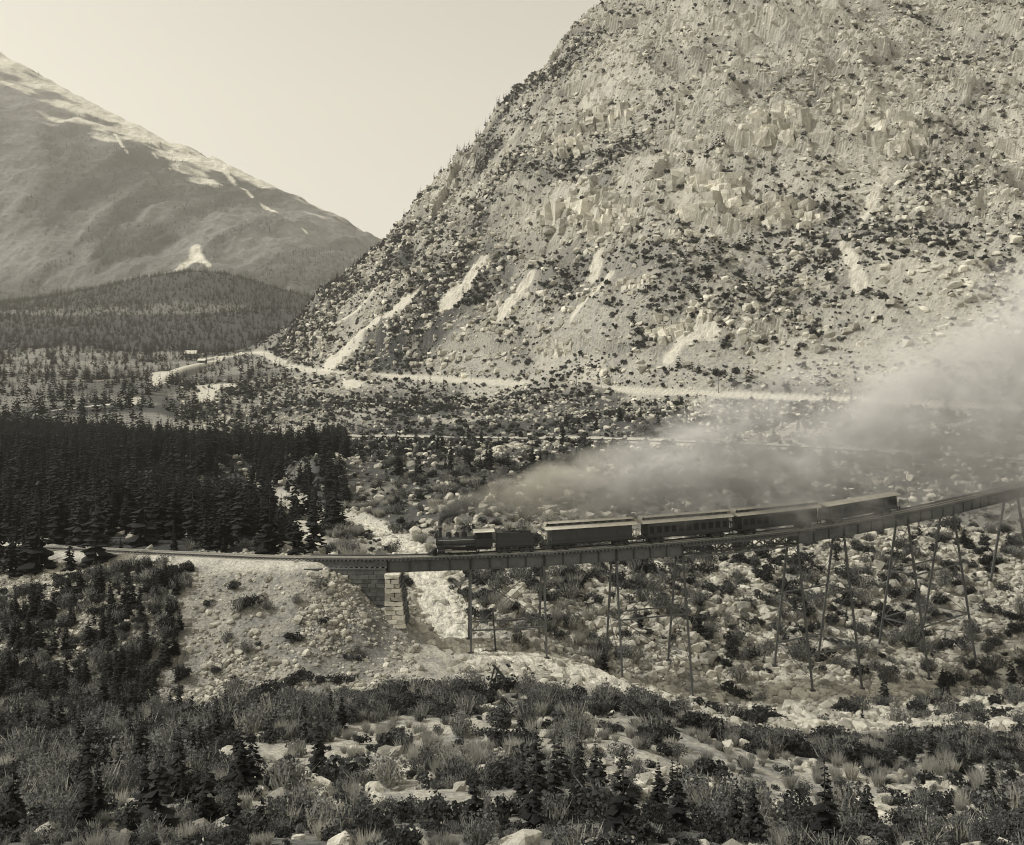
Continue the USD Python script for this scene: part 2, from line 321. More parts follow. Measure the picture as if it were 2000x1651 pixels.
carve(CREEK - [0, 0, .5], 2.6, 1.25, -1, 60, 'gravel', 1.0)
carve(TRK - [0, 0, .42], 1.9, .7, .74, 45, 'gravel', .35)

GZ = GZ + nz(.35, .35, .35, 4, 48) * 1.0 * (1 - MASK['bright']) * (1 - .7 * MASK['gravel']) * (1 - sstep(GY, 180, 260)) * sstep(np.abs(GY - np.interp(GX, _tx, _tp[:, 1])), 2.0, 4.0)
GU_N = len(U)
def height(X, Y):
    X, Y = np.asarray(X, float), np.asarray(Y, float)
    fu = np.clip((X / Y - U[0]) / (U[1] - U[0]), 0, GU_N - 1.001); j = fu.astype(int); tu = fu - j
    i = np.clip(np.searchsorted(YR, Y) - 1, 0, len(YR) - 2); tv = np.clip((Y - YR[i]) / (YR[i + 1] - YR[i]), 0, 1)
    return (GZ[i, j] * (1 - tu) + GZ[i, j + 1] * tu) * (1 - tv) + (GZ[i + 1, j] * (1 - tu) + GZ[i + 1, j + 1] * tu) * tv
def sample(A, X, Y):
    j = np.clip(np.rint((np.asarray(X) / np.asarray(Y) - U[0]) / (U[1] - U[0])).astype(int), 0, GU_N - 1)
    i = np.clip(np.searchsorted(YR, Y), 0, len(YR) - 1); return A[i, j]
EL = GZ / GY
_vis = np.maximum.accumulate(EL, 0)
def hit(px, row, ymin=0):
    """the first place of the ground that the photograph shows at this point"""
    u = (px - 1000) / F; j = int(np.clip(np.rint((u - U[0]) / (U[1] - U[0])), 0, GU_N - 1))
    col = np.where(YR >= ymin, EL[:, j], -9); col = np.maximum.accumulate(col)
    i = int(np.clip(np.searchsorted(col, (HR - row) / F), 0, len(YR) - 1))
    Y = YR[i]; X = u * Y; return np.array([X, Y, float(height(X, Y))])
SEEN = EL >= _vis - 2e-3
# ---------------------------------------------------------------- what covers the ground, point by point
def strip(px0, r0, w0, px1, r1, w1, name='bright', ymin=0, k=1.0):
    """a slide of loose stone running down the slope between two places"""
    a, b = hit(px0, r0, ymin), hit(px1, r1, ymin)
    R = (GY > min(a[1], b[1]) - 60) & (GY < max(a[1], b[1]) + 60) & (GX > min(a[0], b[0]) - 60) & (GX < max(a[0], b[0]) + 60)
    P = np.stack([GX[R], GY[R], GZ[R]], -1); d = b - a; t = np.clip(((P - a) @ d) / (d @ d), 0, 1)
    dist = np.linalg.norm(((P - a - t[..., None] * d) * [1, .8, 0.25]), axis=-1)
    w = ((w0 * a[1]) * (1 - t) + (w1 * b[1]) * t) / F / 2 * 1.45
    edge = w * (0.9 + .25 * meshkit.fbm(P * .15, 3, 77))
    MASK[name][R] = np.maximum(MASK[name][R], k * (1 - sstep(dist, edge * .8, edge * 1.15)))
for a in ((806, 572, 18, 655, 702, 36), (732, 570, 12, 612, 656, 10), (945, 510, 14, 880, 585, 34), (1036, 545, 12, 985, 604, 24), (1170, 500, 14, 1160, 530, 20), (1385, 650, 30, 1340, 658, 24),
          (1340, 660, 14, 1306, 705, 18), (1190, 545, 12, 1120, 620, 10), (672, 742, 6, 690, 752, 26), (1730, 330, 14, 1690, 420, 16), (1650, 480, 14, 1680, 560, 22)):
    strip(*a, ymin=330)
strip(420, 757, 55, 398, 783, 20, ymin=330); strip(410, 700, 40, 478, 690, 26, ymin=600); strip(318, 728, 26, 305, 752, 14, ymin=430)
strip(207, 792, 8, 268, 778, 14, ymin=300); strip(60, 812, 6, 207, 792, 10, ymin=300)
MASK['bright'] = np.maximum(MASK['bright'], CRAG * np.clip(.26 + .5 * BLOCK, 0, .75))
MASK['bright'] = np.maximum(MASK['bright'], .45 * sstep(GX, 40, 200) * mountain * sstep(meshkit.fbm(np.stack([GX * .022, GY * .022, GZ * .022], -1), 4, 64), .40, .58))
GRASSY = meshkit.fbm(np.stack([GX * .03, GY * .03, GZ * .03], -1), 4, 61)
d = MASK['dark']
PX = 1000 + F * GU; ROW = HR - F * EL
# dark woods: the hollow at the left, the wooded hill and the band of forest in front of it
left = (1 - sstep(GX + .30 * (GY - 112) + 10 * (GRASSY - .5), -28, -14)) * sstep(GY, 116, 121) * (1 - sstep(GY, 300, 360))
valley = sstep(GY, 330, 370) * (1 - sstep(GX, -170, -110))
wood = sstep(GY, 900, 960) * (1 - sstep(GX, -150, -60))
hill_gap = sstep(GY, 1270, 1310) * (1 - sstep(GY, 1330, 1390)) * sstep(GRASSY, .35, .6)
d = np.maximum(d, left); d = np.maximum(d, wood * (1 - .8 * hill_gap))
d = np.maximum(d, valley * (np.where(GY < 650, .50, .40) + .3 * sstep(GRASSY, .40, .56)))
lowm = sstep(GY, 150, 190) * (1 - sstep(GY, 640, 760)) * (1 - sstep(GZ, -2, 12))
d = np.maximum(d, lowm * .92 * sstep(GRASSY, .34, .52))
flank = mountain * sstep(110 - GX, 0, 190) * .70
d = np.maximum(d, mountain * (.32 + flank) * sstep(meshkit.fbm(np.stack([q * .03, (GX - GZ) * .01, GY * .02], -1), 4, 63), .36, .60))
near = 1 - sstep(GY, 84, 100)
d = np.maximum(d, near * .75 * sstep(GRASSY, .36, .52))
d = np.maximum(d, .7 * (1 - sstep(GX, -46, -34)) * (1 - sstep(GY, 112, 118)) * sstep(GRASSY, .30, .5))
d = np.maximum(d, mountain * np.clip(-.25 - BLOCK * .9, 0, .45) * (.4 + .6 * CRAG))
d = np.maximum(d, (.28 + .3 * sstep(GRASSY, .44, .6)) * (1 - sstep(GX, -16, -12)) * sstep(GY, 92, 97) * (1 - sstep(GY, 111, 114)))
d = d * (1 - MASK['bright']) * (1 - MASK['gravel']); MASK['dark'] = d
ZONE = np.stack([MASK['bright'], d, np.maximum(MASK['gravel'], 0)], -1)

def grid_mesh(name, X, Y, Z, mat, zone=None, label=None, cat=None, keep=None):
    h, w = X.shape
    a = (np.arange(h - 1)[:, None] * w + np.arange(w - 1)).ravel()
    f = np.stack([a, a + 1, a + w + 1, a + w], 1)
    m = UsdGeom.Mesh.Define(stage, numbered('/World', name))
    m.CreatePointsAttr(Vt.Vec3fArray.FromNumpy(np.stack([X, Y, Z], -1).reshape(-1, 3).astype(np.float32)))
    m.CreateFaceVertexCountsAttr(Vt.IntArray.FromNumpy(np.full(len(f), 4, np.int32)))
    m.CreateFaceVertexIndicesAttr(Vt.IntArray.FromNumpy(f.astype(np.int32).ravel()))
    m.CreateSubdivisionSchemeAttr('none')
    if zone is not None:
        UsdGeom.PrimvarsAPI(m).CreatePrimvar('zone', Sdf.ValueTypeNames.Color3fArray, 'vertex').Set(Vt.Vec3fArray.FromNumpy(zone.reshape(-1, 3).astype(np.float32)))
    UsdShade.MaterialBindingAPI.Apply(m.GetPrim()).Bind(M[mat])
    return tag(m.GetPrim(), label, cat, kind='structure')
def ground_material(name, rock, dirt, bright, wood, s=1.0, bump=0.5):
    N = {'g': ('geometry', {}), 'z': ('attribute', {'attribute': 'zone'}), 'zs': ('separate_color', {}),
         'n1': ('noise_texture', {'scale': .045 * s, 'detail': 8.0, 'roughness': .68}), 'n2': ('noise_texture', {'scale': .45 * s, 'detail': 7.0, 'roughness': .75}),
         'v': ('voronoi_texture', {'scale': .55 * s, 'feature': 'f1', 'detail': 2.0, 'roughness': .6}),
         'mx': ('mix_float', {'fac': .55}), 'mv': ('mix_float', {'fac': .22}),
         'base': ('rgb_ramp', {'ramp': [(.30, tone(dirt * .6)), (.42, tone(dirt)), (.52, tone(rock * .85)), (.66, tone(rock * 1.2))]}),
         'br': ('rgb_ramp', {'ramp': [(.25, tone(bright * .78)), (.75, tone(bright * 1.12))]}),
         'wd': ('rgb_ramp', {'ramp': [(.30, tone(wood * .6)), (.6, tone(wood * 1.3)), (.76, tone(wood * 3.0))]}),
         'm1': ('mix_color', {}), 'm2': ('mix_color', {}), 'm3': ('mix_color', {}),
         'gr': ('rgb_ramp', {'ramp': [(.3, tone(bright * .55)), (.7, tone(bright * 1.0))]}),
         'wm': ('math', {'math_type': 'multiply_add', 'value2': 1.9, 'value3': -.95}), 'wa': ('math', {'math_type': 'add', 'use_clamp': True}),
         'wn': ('math', {'math_type': 'multiply_add', 'value2': 2.4, 'value3': -1.2}),
         'n3': ('noise_texture', {'scale': 3.2 * s, 'detail': 4.0, 'roughness': .8}), 'fm': ('map_range', {'from_min': .36, 'from_max': .64, 'to_min': .55, 'to_max': 1.25}), 'fin': ('hsv', {}),
         'b': ('bump', {'strength': .9, 'distance': bump}), 'p': ('principled_bsdf', {'roughness': .95, 'specular_ior_level': .1})}
    L = [('g.position', 'n1.vector'), ('g.position', 'n2.vector'), ('g.position', 'v.vector'), ('n1.fac', 'mx.a'), ('n2.fac', 'mx.b'), ('mx.result', 'mv.a'), ('v.distance', 'mv.b'),
         ('mv.result', 'base.fac'), ('n2.fac', 'br.fac'), ('n2.fac', 'wd.fac'), ('n2.fac', 'gr.fac'), ('z.color', 'zs.color'),
         ('n2.fac', 'wn.value1'), ('zs.g', 'wm.value1'), ('wm.value', 'wa.value1'), ('wn.value', 'wa.value2'),
         ('base.color', 'm1.a'), ('wd.color', 'm1.b'), ('zs.g', 'm1.fac'), ('m1.result', 'm2.a'), ('br.color', 'm2.b'), ('zs.r', 'm2.fac'),
         ('m2.result', 'm3.a'), ('gr.color', 'm3.b'), ('zs.b', 'm3.fac'), ('m3.result', 'fin.color'), ('g.position', 'n3.vector'), ('n3.fac', 'fm.value'), ('fm.result', 'fin.value'), ('fin.color', 'p.base_color'), ('mv.result', 'b.height'), ('b.normal', 'p.normal')]
    L = [x for x in L if not x[0].startswith(('wa', 'wm', 'wn')) and not x[1].startswith(('wa', 'wm', 'wn'))]
    N = {k: v for k, v in N.items() if k not in ('wa', 'wm', 'wn')}
    M[name] = usdkit.material(stage, '/World/Looks/' + name, N, L, surface='p.BSDF')
ground_material('valley_ground', .285, .15, .50, .05)
grid_mesh('ground', GX, GY, GZ, 'valley_ground', ZONE, 'rocky valley floor and steep mountainside strewn with boulders and scrub', 'mountainside')

# ---------------------------------------------------------------- the high mountain across the valley
fu, fy = np.linspace(-.78, .50, 640), np.geomspace(1700, 4600, 420)
FU, FY = np.meshgrid(fu, fy); FPX = 1000 + F * FU; FX = FU * FY
crest = np.interp(FPX, [-500, -150, 0, 100, 207, 330, 420, 560, 650, 720, 770, 850, 1000, 1300, 1900], [-90, 22, 104, 162, 216, 278, 314, 378, 418, 460, 492, 540, 590, 620, 650])
cz = (HR - crest) / F * 3300
bz = 150 + 0 * cz
t = np.clip((FY - 1900) / (3300 - 1900), 0, 1)
FZ = bz + (cz - bz) * (t ** 1.12) - sstep(FY, 3330, 4600) * cz * .55
FZ = np.where(FY < 1900, bz - (1900 - FY) * .25, FZ)
fq = FX * .55 + FZ * .62 - FY * .30
g1 = 1 - np.abs(2 * meshkit.fbm(np.stack([fq * .0042, (FX - FZ) * .0007, FY * 0], -1), 3, 81) - 1)
g2 = 1 - np.abs(2 * meshkit.fbm(np.stack([fq * .014, (FX - FZ) * .002, FY * .001], -1), 4, 82) - 1)
keep = 1 - .85 * np.exp(-((FY - 3300) / 260.) ** 2)
FZ = FZ + ((g1 - .6) * 24 + (g2 - .6) * 52) * sstep(FY, 1900, 2150) * keep + (meshkit.fbm(np.stack([FX * .012, FY * .012, FZ * .012], -1), 5, 83) - .5) * 38 * sstep(FY, 1800, 2000) + (1 - np.abs(2 * meshkit.fbm(np.stack([fq * .035, (FX - FZ) * .008, FY * .006], -1), 4, 88) - 1) - .6) * 17 * sstep(FY, 1800, 2000)
FEL = FZ / FY; _fv = np.maximum.accumulate(FEL, 0)
def fhit(px, row):
    j = int(np.clip(np.rint(((px - 1000) / F - fu[0]) / (fu[1] - fu[0])), 0, len(fu) - 1)); i = int(np.clip(np.searchsorted(_fv[:, j], (HR - row) / F), 0, len(fy) - 1))
    return np.array([FX[i, j], FY[i, j], FZ[i, j]])
fb = np.zeros_like(FZ)
for (a, ra, wa), (b, rb, wb) in (((381, 484, 11), (383, 508, 16)), ((383, 504, 13), (352, 526, 9)), ((384, 504, 13), (409, 518, 7)), ((430, 330, 8), (520, 410, 4)), ((520, 405, 5), (600, 455, 5)), ((352, 526, 7), (325, 535, 3)), ((212, 228, 7), (262, 262, 5)), ((235, 240, 6), (305, 280, 5)), ((290, 272, 6), (352, 312, 4)), ((330, 285, 7), (425, 326, 5)), ((222, 262, 4), (250, 300, 3)), ((300, 300, 4), (330, 332, 2))):
    p0, p1 = fhit(a, ra), fhit(b, rb); dv = p1 - p0; P = np.stack([FX, FY, FZ], -1); tt = np.clip(((P - p0) @ dv) / (dv @ dv), 0, 1)
    dd = np.linalg.norm((P - p0 - tt[..., None] * dv) * [1, .55, 1], axis=-1); w = (wa * (1 - tt) + wb * tt) * p0[1] / F
    fb = np.maximum(fb, 1 - sstep(dd, w * .5, w * 1.0))
snow_n = meshkit.fbm(np.stack([FX * .006, FY * .006, FZ * .01], -1), 5, 85)
below = (cz - FZ) / np.maximum(cz, 1)
snow = sstep(snow_n + sstep(FZ, 480, 850) * .30 - below * 1.3, .63, .74) * sstep(FZ, 330, 520)
fb = np.maximum(fb, snow)
fd = sstep(meshkit.fbm(np.stack([fq * .010, (FX - FZ) * .0016, FY * .0008], -1), 5, 86), .40, .58)
fd = np.clip(fd * .75 + .6 * sstep(meshkit.fbm(np.stack([fq * .034, (FX - FZ) * .004, FY * .002], -1), 4, 87), .46, .60), 0, 1)
fd = np.maximum(fd * (1 - .55 * sstep(FX, -900, -300)), .85 * (1 - sstep(FZ, 180, 330)) * sstep(-FX, 500, 900)) * (1 - fb)
ground_material('mountain_ground', .155, .085, .62, .035, .12, 6.0)
grid_mesh('far_mountain', FX, FY, FZ, 'mountain_ground', np.stack([fb, fd, 0 * fb], -1), 'long mountain ridge with snow along its crest and a pale forked slide low down', 'mountain')

# ---------------------------------------------------------------- the creek
def ribbon(P, w, seed, rise):
    d = np.gradient(P[:, :2], axis=0); n = np.stack([-d[:, 1], d[:, 0]], 1); n /= np.linalg.norm(n, axis=1)[:, None]
    k = np.linspace(-1, 1, 15)
    X = P[:, 0][:, None] + n[:, 0][:, None] * k * w; Y = P[:, 1][:, None] + n[:, 1][:, None] * k * w
    Z = P[:, 2][:, None] + rise + (meshkit.fbm(np.stack([X * .9, Y * .9, 0 * X], -1), 4, seed) - .5) * .75
    return X, Y, Z
M['creek_water'] = usdkit.material(stage, '/World/Looks/creek_water', {
    'g': ('geometry', {}), 'mp': ('mapping', {'scale': (1.6, .55, 1.0)}), 'n': ('noise_texture', {'scale': 1.0, 'detail': 6.0, 'roughness': .7, 'distortion': 1.0}),
    'r': ('rgb_ramp', {'ramp': [(.34, tone(.16)), (.48, tone(.42)), (.66, tone(.74))]}), 'rr': ('map_range', {'from_min': .36, 'from_max': .6, 'to_min': .15, 'to_max': .8, 'clamp': True}),
    'b': ('bump', {'strength': .8, 'distance': .25}), 'p': ('principled_bsdf', {'ior': 1.33})},
    [('g.position', 'mp.vector'), ('mp.vector', 'n.vector'), ('n.fac', 'r.fac'), ('r.color', 'p.base_color'), ('n.fac', 'rr.value'), ('rr.result', 'p.roughness'), ('n.fac', 'b.height'), ('b.normal', 'p.normal')], surface='p.BSDF')
_cr = CREEK[(CREEK[:, 1] < 230)][::2]
_w = (2.9 + 1.0 * meshkit.noise(np.stack([np.arange(len(_cr)) * .03, np.zeros(len(_cr)), np.zeros(len(_cr))], -1), 4))[:, None]
grid_mesh('creek', *ribbon(_cr, _w, 9, -0.12), 'creek_water', None, 'white foaming mountain creek rushing down under the viaduct', 'creek')
# ---------------------------------------------------------------- plants and stones: a few shapes of each, repeated one by one
KINDS = stage.CreateClassPrim('/World/kinds')
def kind(name):
    return UsdGeom.Xform.Define(stage, numbered('/World/kinds', name)).GetPrim()
rng = np.random.default_rng(5)
def conifer(seed, h=9.0, r=1.9, whorls=15, arms=8, bare=.06, ragged=.3):
    g = np.random.default_rng(seed); V, Fc = [], []
    for i in range(whorls):
        t = bare + (1 - bare) * (i + .3) / whorls; z = h * t
        L = r * (1 - t) ** .82 * (1 + .12 * math.sin(i * 2.1)) + .10
        for k in range(max(4, int(arms * (1 - .45 * t)))):
            if g.random() < .10: continue
            a = g.uniform(0, 2 * np.pi); l = L * g.uniform(1 - ragged, 1 + ragged * .6); wd = l * g.uniform(.30, .48)
            zz = z + g.uniform(-.25, .25) * h / whorls
            d, s = np.array([math.cos(a), math.sin(a), 0]), np.array([-math.sin(a), math.cos(a), 0])
            drop = l * g.uniform(.22, .5)
            p = [np.array([0, 0, zz + .12 * l]), d * l * .55 + s * wd - [0, 0, drop * .5] + [0, 0, zz], d * l - [0, 0, drop * .75] + [0, 0, zz + .05 * l], d * l * .55 - s * wd - [0, 0, drop * .5] + [0, 0, zz],
                 d * l * .5 - [0, 0, drop * 1.1] + [0, 0, zz]]
            n = len(V); V += p; Fc += [[n, n + 1, n + 2], [n, n + 2, n + 3], [n + 1, n + 4, n + 2], [n + 2, n + 4, n + 3]]
    n = len(V); V += [[.05, 0, h * .93], [-.04, .05, h * .93], [-.03, -.05, h * .93], [0, 0, h * 1.03]]; Fc += [[n, n + 1, n + 3], [n + 1, n + 2, n + 3], [n + 2, n, n + 3]]
    return (np.array(V), np.array(Fc)), frustum(np.array([0, 0, -.5]), np.array([0, 0, h * .9]), .16, .03, 6)
def leafy(seed, rx, rz, n, size, flat=.0):
    """leaf clumps spread through a few lobes"""
    g = np.random.default_rng(seed); V, Fc = [], []
    lobes = [(g.normal(0, rx * .42, 2), g.uniform(.25, .7) * rz, g.uniform(.45, .75)) for _ in range(6)]
    for _ in range(n):
        c, cz_, s = lobes[g.integers(6)]
        d = g.normal(size=3); d /= np.linalg.norm(d); rr = s * g.uniform(.55, 1.0)
        p = np.array([c[0] + d[0] * rx * rr, c[1] + d[1] * rx * rr, max(.05, cz_ + d[2] * rz * .6 * rr)])
        nrm = d + g.normal(0, .6, 3); u = np.cross(nrm, g.normal(size=3)); u /= np.linalg.norm(u); w = np.cross(nrm, u); w /= np.linalg.norm(w)
        z = size * g.uniform(.6, 1.5); k = len(V)
        V += [p + u * z, p + w * z * .7, p - u * z * .8, p - w * z * .6]; Fc += [[k, k + 1, k + 2], [k, k + 2, k + 3]]
    return np.array(V), np.array(Fc)
def twigs(seed, n=240, h=3.0, r=1.7):
    g = np.random.default_rng(seed); V, Fc = [], []
    for _ in range(n):
        a = g.uniform(0, 2 * np.pi); b = g.uniform(0, r * .45); lean = g.uniform(.1, .55); L = h * g.uniform(.55, 1.1)
        p = np.array([math.cos(a) * b, math.sin(a) * b, 0]); e = p + [math.cos(a) * lean * L + g.normal(0, .2), math.sin(a) * lean * L + g.normal(0, .2), L]
        m = (p + e) / 2 + g.normal(0, .1, 3); c = g.uniform(0, np.pi); s = np.array([math.cos(c), math.sin(c), 0]) * .03
        k = len(V); V += [p - s * .6, p + s * .6, m + s * 1.6, m - s * 1.6, e]; Fc += [[k, k + 1, k + 2], [k, k + 2, k + 3], [k + 3, k + 2, k + 4]]
    return np.array(V), np.array(Fc)
def rock(seed, n=16, squash=(1, .85, .7)):
    g = np.random.default_rng(seed); p = g.normal(size=(n, 3)); p /= np.linalg.norm(p, axis=1)[:, None]; p = np.sign(p) * np.abs(p) ** .75
    p *= g.uniform(.7, 1.05, (n, 1)); p *= squash
    h = ConvexHull(p); m = trimesh.Trimesh(p, h.simplices); m = trimesh.Trimesh(m.vertices, m.faces); trimesh.repair.fix_normals(m); m.apply_translation((0, 0, .22)); return m
def rough(m, seed, amp=.17):
    """chips and rounds a block's faces"""
    m = m.subdivide().subdivide(); v = m.vertices
    m.vertices = v + (meshkit.fbm(v * 2.3 + seed * 5, 3, seed)[:, None] - .5) * m.vertex_normals * amp; return m
CON, BUSH, BRUSH, ROCK, RKF = [], [], [], [], []
for i in range(5):
    k = kind('conifer'); (cv, cf), tr = conifer(100 + i, 9.0, 1.55 + .22 * i, 15 + i % 3, 9, .05 + .03 * (i % 3))
    obj('crown', (cv, cf), 'needles', k); obj('trunk', tr, 'trunk', k); CON.append(k.GetPath())
CONF = []
for i in range(4):
    k = kind('small_conifer'); (cv, cf), tr = conifer(140 + i, 9.0, 1.7 + .25 * i, 8, 6, .04)
    obj('crown', (cv, cf), 'needles', k); CONF.append(k.GetPath())
for i in range(4):
    k = kind('shrub'); obj('foliage', leafy(200 + i, 1.0, 1.25, 420, .13), 'bush_leaf', k); obj('stem', frustum(np.array([0, 0, -.3]), np.array([0, 0, .7]), .07, .03, 5), 'trunk', k); BUSH.append(k.GetPath())
for i in range(3):
    k = kind('shrub'); obj('foliage', leafy(220 + i, .9, 1.5 + .3 * i, 520, .085), 'bush_pale', k); obj('twigs', twigs(320 + i, 60, 1.5, .9), 'brush_twig', k); BUSH.append(k.GetPath())
BUSHF = []
for i in range(4):
    k = kind('small_shrub'); obj('foliage', leafy(240 + i, 1.0, 1.2, 60, .34), 'bush_pale' if i % 3 else 'bush_leaf', k); BUSHF.append(k.GetPath())
for i in range(3):
    k = kind('brush'); obj('twigs', twigs(300 + i), 'brush_twig', k); BRUSH.append(k.GetPath())
for i in range(6):
    k = kind('boulder'); obj('stone', rough(rock(400 + i, 15 + i * 2, ((1, .85, .7), (1.2, .7, .6), (.9, .9, .8))[i % 3]), i), 'boulder_near', k); ROCK.append(k.GetPath())
for i in range(5):
    k = kind('far_boulder'); obj('stone', rock(430 + i, 11 + i, ((1, .85, .75), (1.3, .7, .6), (.9, .9, .9))[i % 3]), 'boulder_far', k); RKF.append(k.GetPath())

def spread(n, y0, y1, u0, u1, prob, seed):
    g = np.random.default_rng(seed)
    Y = np.sqrt(g.uniform(y0 * y0, y1 * y1, n)); X = g.uniform(u0, u1, n) * Y
    ok = (g.random(n) < prob(X, Y)) & sample(SEEN, X, Y)
    X, Y = X[ok], Y[ok]; return np.stack([X, Y, height(X, Y)], 1), g
def patch(s, seed, lo=.35, hi=.6): return lambda X, Y: sstep(meshkit.fbm(np.stack([np.asarray(X) * s, np.asarray(Y) * s, height(X, Y) * s], -1), 4, seed), lo, hi)
TREES = {w: cKDTree(np.asarray(P)[::2, :2]) for P, w in ((UPPER, 4.2), (LOWER, 3.2), (PATH, 2.6), (MINE, 2.5), (CREEK, 2.6), (TRK, 3.0))}
def clear(X, Y, extra=0.0):
    """keeps plants and stones off the grades, the track and out of the water"""
    p = np.stack([X, Y], 1); ok = np.ones(len(X))
    for P, w in ((UPPER, 4.2), (LOWER, 3.2), (PATH, 2.6), (MINE, 2.5), (CREEK, 2.6), (TRK, 3.0)):
        d, _ = TREES[w].query(p, distance_upper_bound=w + extra + .1); ok *= (d > w + extra)
    return ok * (1 - .97 * sample(MASK['bright'], X, Y))
LISTS = {'conifer': [], 'shrub': [], 'brush': [], 'boulder': []}
def add(what, pos, size, g, zone, h, sink=0.0):
    rot = g.uniform(0, 2 * np.pi, len(pos))
    for p, s, r in zip(pos, size, rot): LISTS[what].append((p - [0, 0, sink * s], float(s), float(r), zone, h * s / p[1]))
DARK = lambda X, Y: sample(MASK['dark'], X, Y)
# the dark woods in the hollow at the left
p, g = spread(15000, 119, 350, -.62, -.18, lambda X, Y: (DARK(X, Y) > .45) * clear(X, Y) * (.20 + .22 * (Y > 250)) * (.5 + .6 * patch(.04, 90)(X, Y)), 1); add('conifer', p, np.where(g.random(len(p)) < .35, g.uniform(.2, .6, len(p)), g.uniform(.55, 1.2, len(p))), g, 'hollow', 9)
p, g = spread(9000, 122, 300, -.62, -.20, lambda X, Y: (DARK(X, Y) > .45) * clear(X, Y) * .03, 2); add('boulder', p, g.uniform(.3, 1.3, len(p)), g, 'hollow', 1)
# slopes between the creek and the upper grade
p, g = spread(16000, 150, 620, -.36, .62, lambda X, Y: clear(X, Y, 1) * (height(X, Y) < 14) * (.02 + .22 * patch(.025, 91, .48, .62)(X, Y)) * sstep(Y, 190, 260), 3); add('conifer', p, g.uniform(.28, .85, len(p)), g, 'slope', 9)
p, g = spread(60000, 125, 620, -.36, .62, lambda X, Y: clear(X, Y) * (height(X, Y) < 14) * (.12 + .40 * patch(.05, 101, .38, .58)(X, Y)), 4); add('shrub', p, np.minimum(.3 + g.exponential(.42, len(p)), 1.6), g, 'slope', 1.3)
p, g = spread(60000, 125, 620, -.36, .62, lambda X, Y: clear(X, Y) * (height(X, Y) < 14) * (.10 + .5 * patch(.03, 93)(X, Y)), 5); add('boulder', p, np.minimum(.25 + g.exponential(.42, len(p)), 1.5), g, 'slope', 1)
p, g = spread(3500, 118, 215, -.22, .10, lambda X, Y: clear(X, Y, .6) * .22 * (patch(.09, 92, .46, .60)(X, Y)), 6); add('brush', p, g.uniform(.25, .8, len(p)), g, 'creekside', 3)
# the gorge under the viaduct; the strip of ground about its towers' feet is kept fairly clear of growth
def front(X, Y): t = Y - np.interp(X, _tx, _tp[:, 1]); return np.where((t > -11) & (t < 4), .18, 1.0)
p, g = spread(60000, 101, 170, -.07, .62, lambda X, Y: clear(X, Y) * (.25 + .75 * patch(.06, 94)(X, Y)), 7); add('boulder', p, np.minimum(.12 + g.exponential(.27, len(p)), 1.15), g, 'gorge', 1, .1)
p, g = spread(1500, 103, 165, -.06, .62, lambda X, Y: clear(X, Y, .5) * .62 * front(X, Y), 8); add('shrub', p, g.uniform(.35, 1.5, len(p)), g, 'gorge', 1.3)
p, g = spread(700, 106, 165, .02, .62, lambda X, Y: clear(X, Y, 1) * .10 * front(X, Y), 9); add('conifer', p, g.uniform(.22, .5, len(p)), g, 'gorge', 9)
# the creek's stony bed and banks
p, g = spread(30000, 100, 215, -.24, .60, lambda X, Y: (sample(MASK['gravel'], X, Y) > .2) * (Y < 260) * .2 , 10); add('boulder', p, np.minimum(.2 + g.exponential(.28, len(p)), 0.95), g, 'creek', 1, .05)
# embankment of the railway and the bank below it
p, g = spread(50000, 92, 124, -.62, -.10, lambda X, Y: clear(X, Y, .3) * (.12 + .6 * patch(.10, 95, .42, .62)(X, Y)), 11); add('boulder', p, np.minimum(.06 + g.exponential(.11, len(p)), 0.62), g, 'embankment', 1, .05)
p, g = spread(1500, 92, 116, -.62, -.16, lambda X, Y: clear(X, Y, 1) * (.08 + .5 * (X < -38)), 12); add('shrub', p, g.uniform(.3, 1.1, len(p)), g, 'embankment', 1.3)
p, g = spread(700, 88, 112, -.62, -.36, lambda X, Y: clear(X, Y, 2) * .30, 27); add('conifer', p, g.uniform(.18, .48, len(p)), g, 'embankment', 9)
# the near slope below the camera
p, g = spread(9000, 19, 98, -.62, .62, lambda X, Y: .5 * patch(.08, 96, .38, .6)(X, Y), 13); add('boulder', p, np.minimum(.12 + g.exponential(.20, len(p)), 0.8), g, 'near', 1, .08)
p, g = spread(7000, 19, 92, -.62, .62, lambda X, Y: .15 + .6 * (DARK(X, Y) > .3), 14); add('shrub', p, np.minimum(.22 + g.exponential(.30, len(p)), 1.3) * np.clip(p[:, 1] / 50, .4, 1), g, 'near', 1.3)
p, g = spread(2500, 19, 94, -.62, .62, lambda X, Y: .5 * patch(.1, 102, .45, .6)(X, Y), 23); add('brush', p, g.uniform(.12, .42, len(p)) * np.clip(p[:, 1] / 50, .3, 1), g, 'near', 3)
p, g = spread(900, 30, 76, -.62, .62, lambda X, Y: .35 * (DARK(X, Y) > .2), 15); add('conifer', p, g.uniform(.14, .40, len(p)), g, 'near', 9)
